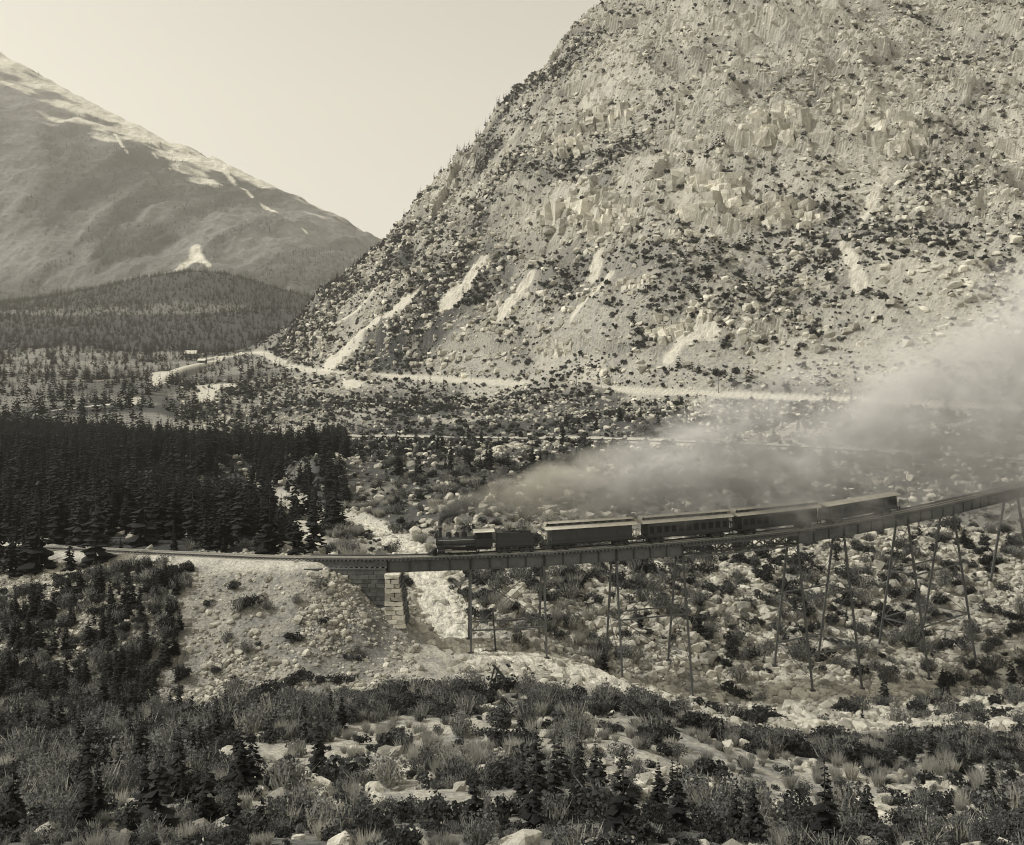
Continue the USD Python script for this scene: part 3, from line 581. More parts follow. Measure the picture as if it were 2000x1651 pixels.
# the mountainside
up = lambda X, Y: sample(mountain, X, Y) * (height(X, Y) > 4)
p, g = spread(150000, 335, 860, -.30, .62, lambda X, Y: clear(X, Y) * up(X, Y) * (.05 + 1.1 * DARK(X, Y) * patch(.05, 89, .34, .58)(X, Y) + .40 * patch(.03, 97, .46, .62)(X, Y)) * (1 - .65 * sample(CRAG, X, Y)), 16); add('shrub', p, np.minimum(.35 + g.exponential(.5, len(p)), 2.0), g, 'mountain', 1.3)
p, g = spread(130000, 335, 840, -.25, .62, lambda X, Y: clear(X, Y) * up(X, Y) * (.09 + .35 * patch(.02, 98)(X, Y)), 17); add('boulder', p, np.minimum(.4 + g.exponential(.75, len(p)), 3.2), g, 'mountain', 1, .1)
p, g = spread(9000, 335, 840, -.25, .62, lambda X, Y: clear(X, Y) * up(X, Y) * .45 * patch(.016, 99, .55, .64)(X, Y) * (1 - .8 * sample(CRAG, X, Y)), 18); add('conifer', p, g.uniform(.35, 1.05, len(p)), g, 'mountain', 9)
# trees standing along the mountain's skyline
for px in list(np.linspace(850, 1000, 26)) + [815, 821, 790, 905, 908, 912, 930]:
    i = rng.integers(0, 3); j = int(np.rint(((px - 1000) / F - U[0]) / (U[1] - U[0]))); k = int(np.argmax(np.where((YR > 600) & (YR < 1000), EL[:, j], -9)))
    add('conifer', np.array([[U[j] * YR[k], YR[k], GZ[k, j]]]), np.array([rng.uniform(.4, 1.0)]), rng, 'skyline', 9)
for px, row in ((1407, 488), (1392, 500), (1365, 500), (1376, 522), (1384, 540), (1340, 520), (1258, 520), (1352, 570), (1460, 480), (1468, 478), (1445, 490), (1517, 580), (1385, 548), (1270, 568), (900, 620), (905, 580), (840, 598), (1237, 640),
                (1350, 330), (1380, 300), (1392, 295), (1402, 290), (1412, 285), (1660, 280), (1628, 290), (1345, 322), (1610, 520), (1750, 300)):
    add('conifer', hit(px, row, 335)[None], np.array([rng.uniform(.75, 1.25)]), rng, 'mountain', 9)
# far valley and wooded hill
p, g = spread(34000, 350, 1700, -.62, -.14, lambda X, Y: clear(X, Y) * (.02 + .34 * DARK(X, Y)) * (X < -90 - .05 * Y), 19); add('conifer', p, g.uniform(.45, 1.2, len(p)), g, 'valley', 9)

g = np.random.default_rng(20); ii = g.integers(60, 330, 60000); jj = g.integers(0, FX.shape[1], 60000)
ok = (fd[ii, jj] > .45) & (FEL[ii, jj] >= _fv[ii, jj] - 1e-3) & (g.random(60000) < .30) & (FY[ii, jj] > 1930); ii, jj = ii[ok], jj[ok]
add('conifer', np.stack([FX[ii, jj], FY[ii, jj], FZ[ii, jj] - 1], 1), g.uniform(.7, 1.6, len(ii)), g, 'ridge', 9)
def where(zone, px, row, Y):
    """says by a landmark whereabouts in its zone a plant or stone stands"""
    if zone in ('gorge', 'creek'):
        for lim, w in ((905, 'between the stone pier and the first iron tower'), (1062, 'below the deck within the first iron tower'), (1190, 'between the first and second iron towers'), (1345, 'within the second iron tower'), (1440, 'just right of the second iron tower'), (1535, 'just left of the third iron tower'), (1650, 'within the third iron tower'), (1760, 'between the third and fourth iron towers')):
            if px < lim: return w + (' in the creek bed' if zone == 'creek' else ', high on the bank' if row < 1150 else ', low on the bank' if row > 1250 else '')
        return ('in the creek bed ' if zone == 'creek' else '') + 'by the fourth iron tower at far right'
    if zone in ('slope', 'creekside'):
        for lim, w in ((500, 'left of the creek above the wood'), (690, 'upstream beside the creek bend'), (830, 'just ahead of the locomotive'), (965, 'behind the locomotive'), (1060, 'behind the coal tender'), (1240, 'behind the first coach'), (1426, 'behind the second coach'), (1596, 'behind the third coach'), (1745, 'behind the rear car')):
            if px < lim: return w + (', seen below the deck' if row > 1095 and px > 760 else ', far up near the grade' if Y > 260 else ', half way up the slope' if Y > 185 else '')
        return 'behind the bridge at far right'
    if zone == 'hollow':
        return ('nearest the track' if Y < 140 else 'in the middle of the wood' if Y < 200 else 'at the back of the wood') + (' by the left edge' if px < 300 else ' left of centre' if px < 420 else ' towards the viaduct' if px < 530 else ' at its right end')
    if zone == 'embankment':
        return ('at the crest of the embankment' if row < 1150 else 'half way down the embankment' if row < 1240 else 'at the foot of the embankment') + (' by the left edge' if px < 330 else ' in its left part' if px < 470 else ' in its middle' if px < 610 else ' by the stone abutment')
    if zone == 'mountain': return 'on the ' + ('upper' if row < 400 else 'middle' if row < 580 else 'lower') + ' mountainside ' + ('near the skyline' if px < 950 else 'left of the pale outcrops' if px < 1250 else 'among the pale outcrops' if px < 1600 else 'at the far right')
    return ''
LOOK = {'conifer': ('young conifer', 'dark conifer', 'tall dark conifer'), 'shrub': ('small dark shrub', 'dark leafy shrub', 'broad dark shrub'), 'brush': ('low grey willow brush', 'grey willow brush', 'tall grey willow brush'), 'boulder': ('small pale rock', 'pale angular boulder', 'large pale boulder')}
CUT = {'conifer': (3.2, 6.5), 'shrub': (.8, 1.2), 'brush': (.7, .95), 'boulder': (.45, .85)}
GROUPS = {'hollow': 'of the shaded wood', 'slope': 'on the slope behind the train', 'gorge': 'in the gorge', 'creek': 'along the creek', 'creekside': 'by the creek', 'embankment': 'on the embankment', 'near': 'on the near slope', 'mountain': 'on the mountainside', 'skyline': 'on the skyline', 'valley': 'of the far valley', 'ridge': 'of the far ridge'}
PLURAL = {'conifer': 'conifers', 'shrub': 'shrubs', 'brush': 'willow brush', 'boulder': 'boulders'}
FALL = {'near': 'on the near slope in the foreground', 'skyline': 'standing against the sky on the mountain edge', 'valley': 'on the far valley floor', 'ridge': 'on the far ridge'}
REST = {'conifer': ('conifers', 'many more dark conifers across the valley and slopes', 'trees'), 'shrub': ('shrubs', 'many more dark shrubs scattered over the slopes', 'shrubs'),
        'brush': ('brush_thicket', 'more bare willow brush along the creek', 'brush'), 'boulder': ('loose_rocks', 'many more pale rocks and scree blocks over the slopes', 'rocks')}
def take(what, big, small, limit, far_y):
    L = LISTS[what]; L.sort(key=lambda e: -e[4])
    g = np.random.default_rng(7); n = 0; rest = []
    for e in L:
        px, row = 1000 + F * e[0][0] / e[0][1], HR - F * e[0][2] / e[0][1]
        if n < limit and 200 < px < 1812 and 205 < row < 1345:
            size = e[1] * (9 if what == 'conifer' else 1); lab = LOOK[what][int(size > CUT[what][0]) + int(size > CUT[what][1])] + ' ' + (where(e[3], px, row, e[0][1]) or FALL[e[3]]); grp = PLURAL[what] + ' ' + GROUPS[e[3]]
            copy_of(big[int(g.integers(len(big)))], {'brush': 'willow_brush'}.get(what, what), e[0], e[2], e[1], lab, {'brush': 'brush'}.get(what, what), grp); n += 1
        else: rest.append(e)
    for near_part in (True, False):
        R = [e for e in rest if (e[0][1] < far_y) == near_part]
        if not R: continue
        src = big if near_part else small
        name, lab, cat = REST[what]
        path = f'/World/{name}' + ('' if near_part else '_far')
        nm = name if near_part else 'distant_' + name
        holder = '/World/' + nm
        pi_protos = []
        for k, s in enumerate(src):
            pp = f'{holder}/shape' + (f'_{k:03d}' if k else ''); pi_protos.append(pp)
        pr = instancer(nm, pi_protos, [e[0] for e in R], [e[2] for e in R], [e[1] for e in R], g.integers(0, len(src), len(R)), lab if near_part else lab.replace('many more', 'distant small'), cat)
        for k, s in enumerate(src):
            x = UsdGeom.Xform.Define(stage, pi_protos[k]); x.GetPrim().GetReferences().AddInternalReference(s)
# ---------------------------------------------------------------- granite outcrops on the mountain
def outcrop(px, row, w, h, seed, label, n=30):
    base = hit(px, row, 335); Y = base[1]; W, H = w * Y / F, h * Y / F
    g = np.random.default_rng(seed)
    t = thing('rock_outcrop', label, 'rock outcrop', base, 0, 'granite outcrops')
    lean = g.uniform(-.35, .15); D = min(W, H)
    for k in range(n):
        x, z = g.uniform(-.5, .5) * W, g.uniform(-.5, .5) * H
        if (2 * x / W) ** 2 + (2 * z / H) ** 2 > 1.1: x, z = x * .6, z * .6
        c = np.array([(a, b, e) for a in (-1, 1) for b in (-1, 1) for e in (-1, 1)], float) * g.uniform(.62, 1.0, (8, 3))
        m = trimesh.Trimesh(c, ConvexHull(c).simplices); trimesh.repair.fix_normals(m)
        m = m.subdivide().subdivide()
        m.apply_scale((W * g.uniform(.045, .15), D * g.uniform(.16, .30), H * g.uniform(.09, .26)))
        m.apply_transform(trimesh.transformations.rotation_matrix(lean + g.normal(0, .10), (0, 1, 0)))
        m.apply_transform(trimesh.transformations.rotation_matrix(g.normal(0, .35), (0, 0, 1)))
        # each block sits against the slope
        gy = Y; target = base[2] + z
        ys = np.linspace(Y - H * 1.6, Y + H * 1.8, 90); hz = height(np.full(90, base[0] + x), ys)
        j = int(np.argmin(np.abs(hz - target)))
        m.apply_translation((x, ys[j] - Y + min(W, H) * .12, z))
        v = m.vertices; m.vertices = v + (meshkit.fbm(v * .5 + seed * 7, 3, seed)[:, None] - .5) * m.vertex_normals * D * .09
        obj('block', m, 'crag', t)
for i, (px, row, w, h, lab) in enumerate((
    (1375, 385, 150, 100, 'broad pale granite outcrop split by dark upright cracks right of the spur'), (1560, 425, 110, 80, 'pale granite cliff with dark overhanging recess high on the right'),
    (1480, 425, 90, 60, 'smooth rounded pale granite slab beside the overhanging cliff'), (1115, 285, 70, 80, 'tall pale cliff near the top of the spur'), (1130, 420, 130, 110, 'ribbed grey cliff with upright ledges in the middle of the mountain'),
    (1210, 440, 90, 70, 'grey stepped cliff right of the ribbed cliff'), (1510, 260, 110, 90, 'large pale rock face near the top right'), (1735, 270, 120, 130, 'bright fractured rock face at the far right edge'),
    (1300, 640, 90, 60, 'pale outcrop with streaked face above the upper grade'), (1370, 620, 50, 50, 'small pale outcrop right of the streaked one'), (1332, 462, 46, 34, 'single smooth pale slab below the broad outcrop'),
    (1560, 560, 100, 40, 'low bright outcrop on the lower right slope'), (1090, 690, 70, 36, 'leaning pale slab just above the upper grade'), (1240, 560, 60, 40, 'grey blocky ledge in mid slope'), (1660, 200, 90, 60, 'bright rock buttress at the upper right'), (1200, 230, 100, 70, 'pale rock face at the upper middle'))):
    outcrop(px, row, w, h, i, lab)
# big single blocks seen in the gorge
for px, row, w, lab in ((1450, 1195, 46, 'long pale slab leaning in the gorge right of the middle tower'), (1495, 1210, 40, 'tall fractured pale rock behind the right tower'), (1385, 1290, 40, 'big pale split boulder at the bottom of the gorge'), (1460, 1250, 34, 'rounded pale boulder below the leaning slab'),
                        (1110, 1300, 30, 'pale flat boulder right of the slender pylon foot'), (1040, 1268, 34, 'smooth white boulder beside the second bent'), (1640, 1160, 46, 'dark boulder behind the right tower struts'),
                        (820, 1310, 30, 'block shaped boulder on the gravel bank'), (790, 1313, 24, 'rounded boulder left of the block shaped one'), (585, 1215, 26, 'pale wedge shaped boulder on the embankment'), (650, 1222, 24, 'flat faced pale boulder below the wing wall'),
                        (455, 1140, 16, 'white pointed rock on the upper embankment'), (370, 997, 22, 'pale ledge in the dark wood at left'), (436, 1008, 30, 'big bright boulder in the dark wood'), (510, 1170, 30, 'brown boulder pile on the embankment'), (900, 1192, 16, 'dark boulder standing in the white creek'),
                        (535, 1300, 26, 'round grey boulder at the foot of the embankment'), (880, 1280, 22, 'round boulder on the creek bank')):
    b = hit(px, row, 90); W = w * b[1] / F / 2
    t = thing('large_boulder', lab, 'boulder', b, rng.uniform(0, 6))
    m = rock(2000 + px, 17, (1.1, .8, .75)); m = rough(m, px, .26)
    m.apply_scale(W); obj('stone', m, 'boulder_near', t)
take('conifer', CON, CONF, 300, 330)
take('shrub', BUSH, BUSHF, 300, 260)
take('brush', BRUSH, BRUSH, 280, 400)
take('boulder', ROCK, RKF, 300, 260)

# ---------------------------------------------------------------- track: rails and ties from the left edge over the bridge
GAUGE = 0.92
S0, S1 = s_of(40), s_of(2060)
def sweep(s0, s1, off, z0, z1, w, step=1.2):
    """a bar following the course: off sideways (towards the camera is negative), w wide, from z0 to z1 below the rail top"""
    n = max(2, int((s1 - s0) / step)); V = []
    for s in np.linspace(s0, s1, n + 1):
        p, a = along(s); nv = np.array([-math.sin(a), math.cos(a), 0])
        for o, z in ((-w / 2, z0), (w / 2, z0), (w / 2, z1), (-w / 2, z1)): V.append(p + nv * (off + o) + [0, 0, z])
    Fc = []
    for i in range(n):
        a = i * 4
        for k in range(4):
            l = (k + 1) % 4; Fc += [[a + k, a + l, a + 4 + l], [a + k, a + 4 + l, a + 4 + k]]
    Fc += [[0, 2, 1], [0, 3, 2]]; e = n * 4; Fc += [[e, e + 1, e + 2], [e, e + 2, e + 3]]
    m = trimesh.Trimesh(np.array(V), np.array(Fc), process=False)
    if m.volume < 0: m.invert()
    return m
def cross(s, half, z0, z1, w, extra=0.0):
    p, a = along(s); nv = np.array([-math.sin(a), math.cos(a), 0]); return bar(p - nv * half + [0, 0, (z0 + z1) / 2], p + nv * half + [0, 0, (z0 + z1) / 2], w, z1 - z0)
p0, _ = along(S0)
tr = thing('railway_track', 'narrow gauge railway track on timber ties curving left across the embankment and viaduct', 'railway track', p0)
for o in (-GAUGE / 2, GAUGE / 2): obj('rail', sweep(S0, S1, o, -.12, 0.0, .075), 'rail_steel', tr, shift=p0)
SB0, SB1 = s_of(600), s_of(2060)
s = S0 + .3; k = 0; extra = []
while s < S1:
    on = s > SB0
    m = cross(s, 1.45 if on else 1.05, -.30 if on else -.26, -.122, .20)
    if k < 300: obj('tie', m, 'tie_wood', tr, shift=p0)
    else: extra.append(m)
    s += .48 if on else .56; k += 1
if extra: tag(obj('more_ties', cat_(extra), 'tie_wood', tr, shift=p0), kind='stuff')

# ---------------------------------------------------------------- the iron viaduct
DECK, GIRD = -.305, -1.72          # underside of the ties and of the girders, below the rail top
xa = along(s_of(760))[0]
va = thing('railway_viaduct', 'tall curved iron railway viaduct on slender trestle towers over the creek', 'viaduct', xa)
def vo(name, m, mat): return obj(name, m, mat, va, shift=xa)
for o in (-1.30, 1.30): vo('guard_timber', sweep(SB0, SB1, o, -.12, .06, .18), 'tie_wood')
bents = [918, 1060, 1199, 1327, 1548, 1638, 1762, 1850, 1975]
spans = [760] + bents + [2060]
off = 0.95
for a, b in zip(spans[:-1], spans[1:]):
    s0, s1 = s_of(a) + .03, s_of(b) - .03
    if (a, b) == (1327, 1548): continue
    for o in (-off, off):
        vo('plate_girder', cat_([sweep(s0, s1, o, GIRD + .04, DECK - .04, .03), sweep(s0, s1, o, GIRD, GIRD + .04, .34), sweep(s0, s1, o, DECK - .04, DECK - .002, .34)]), 'girder_paint')
    n = max(2, int(round((s1 - s0) / 2.35)))
    for i in range(n + 1):
        s = s0 + .06 + (s1 - s0 - .12) * i / n; p, h = along(s); nv = np.array([-math.sin(h), math.cos(h), 0])
        q = p - nv * (off + .085); vo('stiffener', bar(q + [0, 0, GIRD + .045], q + [0, 0, DECK - .045], .09, .13), 'iron_frame')
# the latticed span
s0, s1 = s_of(1327), s_of(1548)
for o in (-off, off):
    zt, zb = DECK - .002, GIRD - .35
    vo('top_chord', sweep(s0, s1, o, zt - .34, zt, .30), 'girder_paint'); vo('bottom_chord', sweep(s0, s1, o, zb, zb + .22, .28), 'girder_paint')
    n = 9
    for i in range(n):
        sa, sb = s0 + (s1 - s0) * i / n, s0 + (s1 - s0) * (i + 1) / n
        for (u, zu), (w, zw) in (((sa, zt - .34), (sb, zb + .2)), ((sa, zb + .2), (sb, zt - .34))):
            (pa, ha), (pb, hb) = along(u), along(w); na, nb = (np.array([-math.sin(h), math.cos(h), 0]) for h in (ha, hb))
            e = .03 if zu > zw else -.03
            vo('lattice_bar', bar(pa + na * (o + e) + [0, 0, zu], pb + nb * (o + e) + [0, 0, zw], .05, .13), 'iron_frame')
    for i in range(n + 1):
        p, h = along(s0 + .06 + (s1 - s0 - .12) * i / n); nv = np.array([-math.sin(h), math.cos(h), 0]); vo('truss_post', bar(p + nv * o + [0, 0, zb + .1], p + nv * o + [0, 0, zt - .2], .12, .10), 'iron_frame')
# towers: pairs of bents with leaning legs
def bent(px):
    p, h = along(s_of(px)); nv = np.array([-math.sin(h), math.cos(h), 0]); legs = []
    for side in (-1, 1):
        top = p + nv * side * 1.0 + [0, 0, GIRD - .01]
        d = np.array([0, 0, -1.0]) + nv * side / 6.2; z = top.copy()
        for _ in range(600):
            z = z + d * .05
            if z[2] < float(height(z[0], z[1])) + .55: break
        legs.append((top, z))
    return legs
def on(leg, dz):
    t, b = leg; k = (dz) / (t[2] - b[2]); return t + (b - t) * k
TW = []
for i in range(0, 8, 2):
    A, B = bent(bents[i]), bent(bents[i + 1]); legs = [A[0], A[1], B[0], B[1]]
    for (t, b) in legs:
        sh = cat_([bar(t, b, .34, .05), bar(t + (b - t) * 0, b, .05, .34)])
        d = (b - t) / np.linalg.norm(b - t)
        vo('tower_leg', cat_([bar(t, b, .25, .25)]), 'tower_paint')
        vo('leg_shoe', cat_([bar(b - d * .02, b + d * .16, .62, .62)]), 'iron_frame')
        ped = trimesh.creation.box((1.25, 1.25, 1.5)); ped.apply_translation(b + d * .16 + [0, 0, -.75]); v = ped.vertices
        lift = v[:, 2] < b[2] - .8; ped.vertices[lift, :2] += (v[lift, :2] - b[:2]) * .25
        vo('stone_pedestal', ped, 'quoin')
    hmin = min(t[2] - b[2] for t, b in legs)
    levels = [dz for dz in (7.1, 14.2, 21.0) if dz < hmin - 1.0] or [hmin * .75]
    levels0 = [0.15] + levels
    for dz in levels:
        for a, b in ((0, 2), (1, 3)): vo('long_strut', bar(on(legs[a], dz), on(legs[b], dz), .17, .17), 'tower_paint')
        for a, b in ((0, 1), (2, 3)): vo('cross_strut', bar(on(legs[a], dz), on(legs[b], dz), .16, .16), 'tower_paint')
    ends = levels0 + ([hmin - .3] if hmin - levels0[-1] > 3 else [])
    for da, db in zip(ends[:-1], ends[1:]):
        for a, b in ((0, 2), (1, 3), (0, 1), (2, 3)):
            e = np.array([0, .035, 0])
            vo('brace_rod', frustum(on(legs[a], da) + e, on(legs[b], db) + e, .035, .035, 6), 'tower_paint'); vo('brace_rod', frustum(on(legs[b], da) - e, on(legs[a], db) - e, .035, .035, 6), 'tower_paint')
    for (a, b) in ((0, 1), (2, 3)): vo('bent_cap', bar(legs[a][0] + [0, 0, -.14], legs[b][0] + [0, 0, -.14], .28, .26), 'iron_frame')
for L in (bent(bents[8]),):
    for t, b in L: vo('tower_leg', bar(t, b, .30, .30), 'tower_paint')
# cross frames between the girders
for s in np.arange(s_of(762), s_of(2050), 4.7):
    p, h = along(s); nv = np.array([-math.sin(h), math.cos(h), 0]); vo('cross_frame', cat_([bar(p - nv * .9 + [0, 0, GIRD + .1], p + nv * .9 + [0, 0, DECK - .1], .07, .07), bar(p + nv * .9 + [0, 0, GIRD + .1], p - nv * .9 + [0, 0, DECK - .1], .07, .07)]), 'iron_frame')

# ---------------------------------------------------------------- masonry abutment with its wing wall and pier
pw, hw_ = along(s_of(690))
ab = thing('stone_abutment', 'dark coursed stone abutment with a pale buttress under the left end of the viaduct', 'abutment', pw)
def ao(name, m, mat): return obj(name, m, mat, ab, shift=pw)
g = np.random.default_rng(31)
pL, pR = along(s_of(604))[0], along(s_of(757))[0]
x0, x1, yf = pL[0], pR[0], pR[1] - 1.55
top = min(pL[2], pR[2]) - 1.20
ao('wall_core', box(x0, x1 - .02, yf + .25, yf + 3.0, top - 9.6, top - .02), 'masonry')
ch = .52
for c in range(18):
    z1 = top - c * ch; x = x1 - .01
    while x > x0 + .3:
        w = g.uniform(.7, 1.5); xa0 = max(x - w, x0)
        gz = float(height((x + xa0) / 2, yf))
        if z1 > gz - .3:
            d = g.uniform(0, .07); m = trimesh.creation.box((x - xa0 - .035, .5, ch - .04)); m.apply_translation(((x + xa0) / 2, yf + .19 - d, z1 - ch / 2)); m.vertices += g.normal(0, .014, m.vertices.shape)
            ao('stone_block', m, 'masonry')
        x = xa0
cap = box(x0, x1, yf - .12, yf + 3.05, top + .005, top + .20); ao('coping', cap, 'masonry')
# timber floor on top of the wall: stringers with the tie ends above
for o in (-1.15, -.45, .45, 1.15): ao('stringer', sweep(s_of(618), s_of(758), o, -1.0, DECK - .003, .32), 'tie_wood')
for s in np.arange(s_of(622), s_of(757), .62): ao('sill_end', cross(s, 1.42, -1.13, -1.003, .24), 'tie_light')
# buttress pier: pale quoined face, battered
bx0, bx1 = x1 + .02, x1 + 1.62; bf = yf - 1.05; bt = along(s_of(770))[0][2] + GIRD - .02
zb = min(float(height((bx0 + bx1) / 2, bf)), float(height(bx1, bf + 2))) - .6
H = bt - zb; n = int(H / .50); chh = H / n
def pier_x(z, s): k = (bt - z) / H; return (bx0 if s == 0 else bx1 + k * .95), bf - k * .55
for c in range(n):
    z1, z0 = bt - c * chh, bt - (c + 1) * chh; zm = (z0 + z1) / 2
    (l, f), (r, _) = pier_x(zm, 0), pier_x(zm, 1)
    cut = l + (r - l) * (.38 if c % 2 else .6) + g.uniform(-.08, .08)
    for a, b in ((l, cut), (cut, r)):
        m = trimesh.creation.box((b - a - .06, .8, chh - .07)); m.apply_translation(((a + b) / 2, f + .4 - g.uniform(0, .16), zm)); m.vertices += g.normal(0, .04, m.vertices.shape); ao('quoin_block', m, 'quoin')
    y = f + .815
    while y < f + 4.6:
        w = g.uniform(.7, 1.2); m = trimesh.creation.box((.5, w - .03, chh - .035)); m.apply_translation((r - .25 + g.uniform(-.03, .03), y + w / 2, zm)); m.vertices += g.normal(0, .014, m.vertices.shape); ao('pier_block', m, 'masonry'); y += w
    m = box(l + .05, r - .3, f + .6, f + 4.7, z0 + .001, z1 - .001); ao('pier_core', m, 'masonry')
ao('pier_cap', box(bx0 - .06, bx1 + .10, bf - .10, bf + 4.2, bt - .002 - .28, bt + .012), 'quoin')
# ---------------------------------------------------------------- the train
def place_at(px0, px1):
    """middle of the stretch between two columns, the heading towards the left, and its length"""
    a, b = along(s_of(px0))[0], along(s_of(px1))[0]; d = a - b
    return (a + b) / 2, math.atan2(d[1], d[0]), float(np.linalg.norm(d)), math.asin(d[2] / np.linalg.norm(d))
def vehicle(name, label, cat, px0, px1, group=None):
    c, rz, L, pitch = place_at(px0, px1)
    t = thing(name, label, cat, c, rz, group)
    UsdGeom.Xformable(t).AddRotateYOp().Set(-math.degrees(pitch))
    return t, L
def wheelset(t, x, r, mat='iron_frame', name='wheel', spokes=False):
    for y in (-GAUGE / 2, GAUGE / 2):
        s = 1 if y > 0 else -1
        parts = [trimesh.creation.annulus(r * .80, r, .10, sections=24), trimesh.creation.cylinder(r * .22, .13, sections=12)]
        if spokes:
            for k in range(10):
                b = trimesh.creation.box((r * .75, .05, .05)); b.apply_translation((r * .45, 0, 0)); b.apply_transform(trimesh.transformations.rotation_matrix(k * math.pi / 5, (0, 0, 1))); parts.append(b)
        else: parts.append(trimesh.creation.cylinder(r * .82, .05, sections=20))
        m = cat_(parts); m.apply_transform(trimesh.transformations.rotation_matrix(math.pi / 2, (1, 0, 0))); m.apply_translation((x, y + s * .02, r))
        w = obj(name, m, mat, t)
    obj('axle', cyl((x, -GAUGE / 2 + .02, r), (x, GAUGE / 2 - .02, r), .06, 8), mat, t)
def truck(t, x, wb=1.45, r=.36):
    for dx in (-wb / 2, wb / 2): wheelset(t, x + dx, r)
    for y in (-.66, .66):
        obj('truck_side', cat_([box(x - wb / 2 - .28, x + wb / 2 + .28, y - .05, y + .05, r + .06, r + .20), box(x - wb / 2 - .14, x - wb / 2 + .14, y - .08, y + .08, r - .16, r + .058), box(x + wb / 2 - .14, x + wb / 2 + .14, y - .08, y + .08, r - .16, r + .058), box(x - .3, x + .3, y - .07, y + .07, r - .12, r + .058)]), 'iron_frame', t)
    obj('truck_bolster', box(x - .16, x + .16, -.8, .8, r + .21, r + .36), 'iron_frame', t)

# locomotive: +x is forward
lo, L = vehicle('steam_locomotive', 'small black steam locomotive with tall stack and three domes leading the train', 'locomotive', 833, 965)
f = L / 2; k = L / 8.25
def X(v): return f - v * k                     # metres behind the tip of the pilot
zb_ = 1.62; br = .56
obj('boiler', cat_([cyl((X(2.0), 0, zb_), (X(5.9), 0, zb_ + .06), br, 24, br + .06)] + [cyl((X(v), 0, zb_ + .02), (X(v + .07), 0, zb_ + .02), br + .055, 24) for v in (2.9, 3.9, 4.9)]), 'boiler_jacket', lo, 40)
obj('smokebox', cat_([cyl((X(1.25), 0, zb_), (X(2.0), 0, zb_), br + .03, 24), cyl((X(1.17), 0, zb_), (X(1.25), 0, zb_), br - .12, 20)]), 'iron_black', lo, 40)
obj('saddle', box(X(2.05), X(1.3), -.45, .45, .75, zb_ - .42), 'iron_black', lo)
st = lathe([(.0, 0), (.23, 0), (.22, .12), (.20, .2), (.20, 1.05), (.27, 1.12), (.27, 1.24), (.16, 1.24), (.16, 1.0), (0, 1.0)], 20); st.apply_translation((X(1.72), 0, zb_ + br - .06)); obj('smokestack', st, 'iron_black', lo, 40)
def dome(v, r, h, name):
    m = lathe([(0, 0), (r + .10, 0), (r + .02, .12), (r, .2), (r, h - .16), (r + .05, h - .14), (r + .05, h - .09), (r - .04, h - .02), (r * .5, h + .06), (0, h + .09)], 22); m.apply_translation((X(v), 0, zb_ + br - .09)); obj(name, m, 'iron_black', lo, 40)
X_STACK = np.array(UsdGeom.Xformable(lo).ComputeLocalToWorldTransform(Usd.TimeCode.Default()).Transform(Gf.Vec3d(float(X(1.72)), 0, zb_ + br + 1.14)))
dome(2.75, .30, .66, 'sand_dome'); dome(3.75, .25, .62, 'sand_dome'); dome(4.65, .32, .70, 'steam_dome')
obj('whistle', cat_([cyl((X(4.62), 0, zb_ + br + .5), (X(4.62), 0, zb_ + br + .98), .035, 8), cyl((X(4.62), 0, zb_ + br + .98), (X(4.62), 0, zb_ + br + 1.22), .07, 10), cyl((X(4.62), 0, zb_ + br + .5), (X(4.62), 0, zb_ + br + .72), .11, 10, .05)]), 'iron_black', lo)
bell = lathe([(0, 0), (.16, 0), (.12, .10), (.09, .22), (0, .26)], 14); bell.apply_translation((X(3.25), 0, zb_ + br + .12)); obj('bell', cat_([bell, box(X(3.3), X(3.2), -.2, -.17, zb_ + br - .06, zb_ + br + .36), box(X(3.3), X(3.2), .17, .2, zb_ + br - .06, zb_ + br + .36)]), 'bright_metal', lo, 40)
hl = obj('headlight', cat_([box(X(1.42), X(1.02), -.22, .22, zb_ + br + .02, zb_ + br + .50), cyl((X(1.22), 0, zb_ + br + .5), (X(1.22), 0, zb_ + br + .66), .09, 10, .05), box(X(1.5), X(.95), -.28, .28, zb_ + br - .06, zb_ + br + .015)]), 'iron_black', lo)
obj('lens', cyl((X(1.018), 0, zb_ + br + .27), (X(.98), 0, zb_ + br + .27), .17, 16), 'bright_metal', hl)
# cab
cb0, cb1 = X(5.95), X(8.05)
cab = obj('cab', cat_([box(cb1, cb0, -1.02, -.98, 1.05, 1.95), box(cb1, cb0, .98, 1.02, 1.05, 1.95), box(cb1, cb0, -1.02, -.98, 2.58, 2.74), box(cb1, cb0, .98, 1.02, 2.58, 2.74),
    *[box(a, b, s - .02, s + .02, 1.951, 2.579) for s in (-1.0, 1.0) for a, b in ((cb1, cb1 + .14), ((cb0 + cb1) / 2 - .08, (cb0 + cb1) / 2 + .08), (cb0 - .14, cb0))],
    box(cb0 - .04, cb0, -.978, .978, 1.05, 2.74), box(cb1, cb0 - .05, -.97, .97, .98, 1.045)]), 'iron_black', lo)
for s in (-1, 1):
    for a, b in ((cb1 + .15, (cb0 + cb1) / 2 - .09), ((cb0 + cb1) / 2 + .09, cb0 - .15)): obj('window', box(a, b, s * .985 - .006, s * .985 + .006, 1.96, 2.57), 'window_glass', cab)
rf = prism([(-1.2, 2.745), (1.2, 2.745), (1.2, 2.79), (.8, 2.93), (0, 3.0), (-.8, 2.93), (-1.2, 2.79)], -1.25 * k, 1.3 * k)
rf.apply_transform(trimesh.transformations.rotation_matrix(math.pi / 2, (0, 0, 1))); rf.apply_translation(((cb0 + cb1) / 2, 0, 0)); obj('cab_roof', rf, 'coach_roof', lo)
obj('running_board', cat_([box(X(5.9), X(1.3), s * .78 - .2, s * .78 + .2, 1.18, 1.23) for s in (-1, 1)]), 'iron_frame', lo)
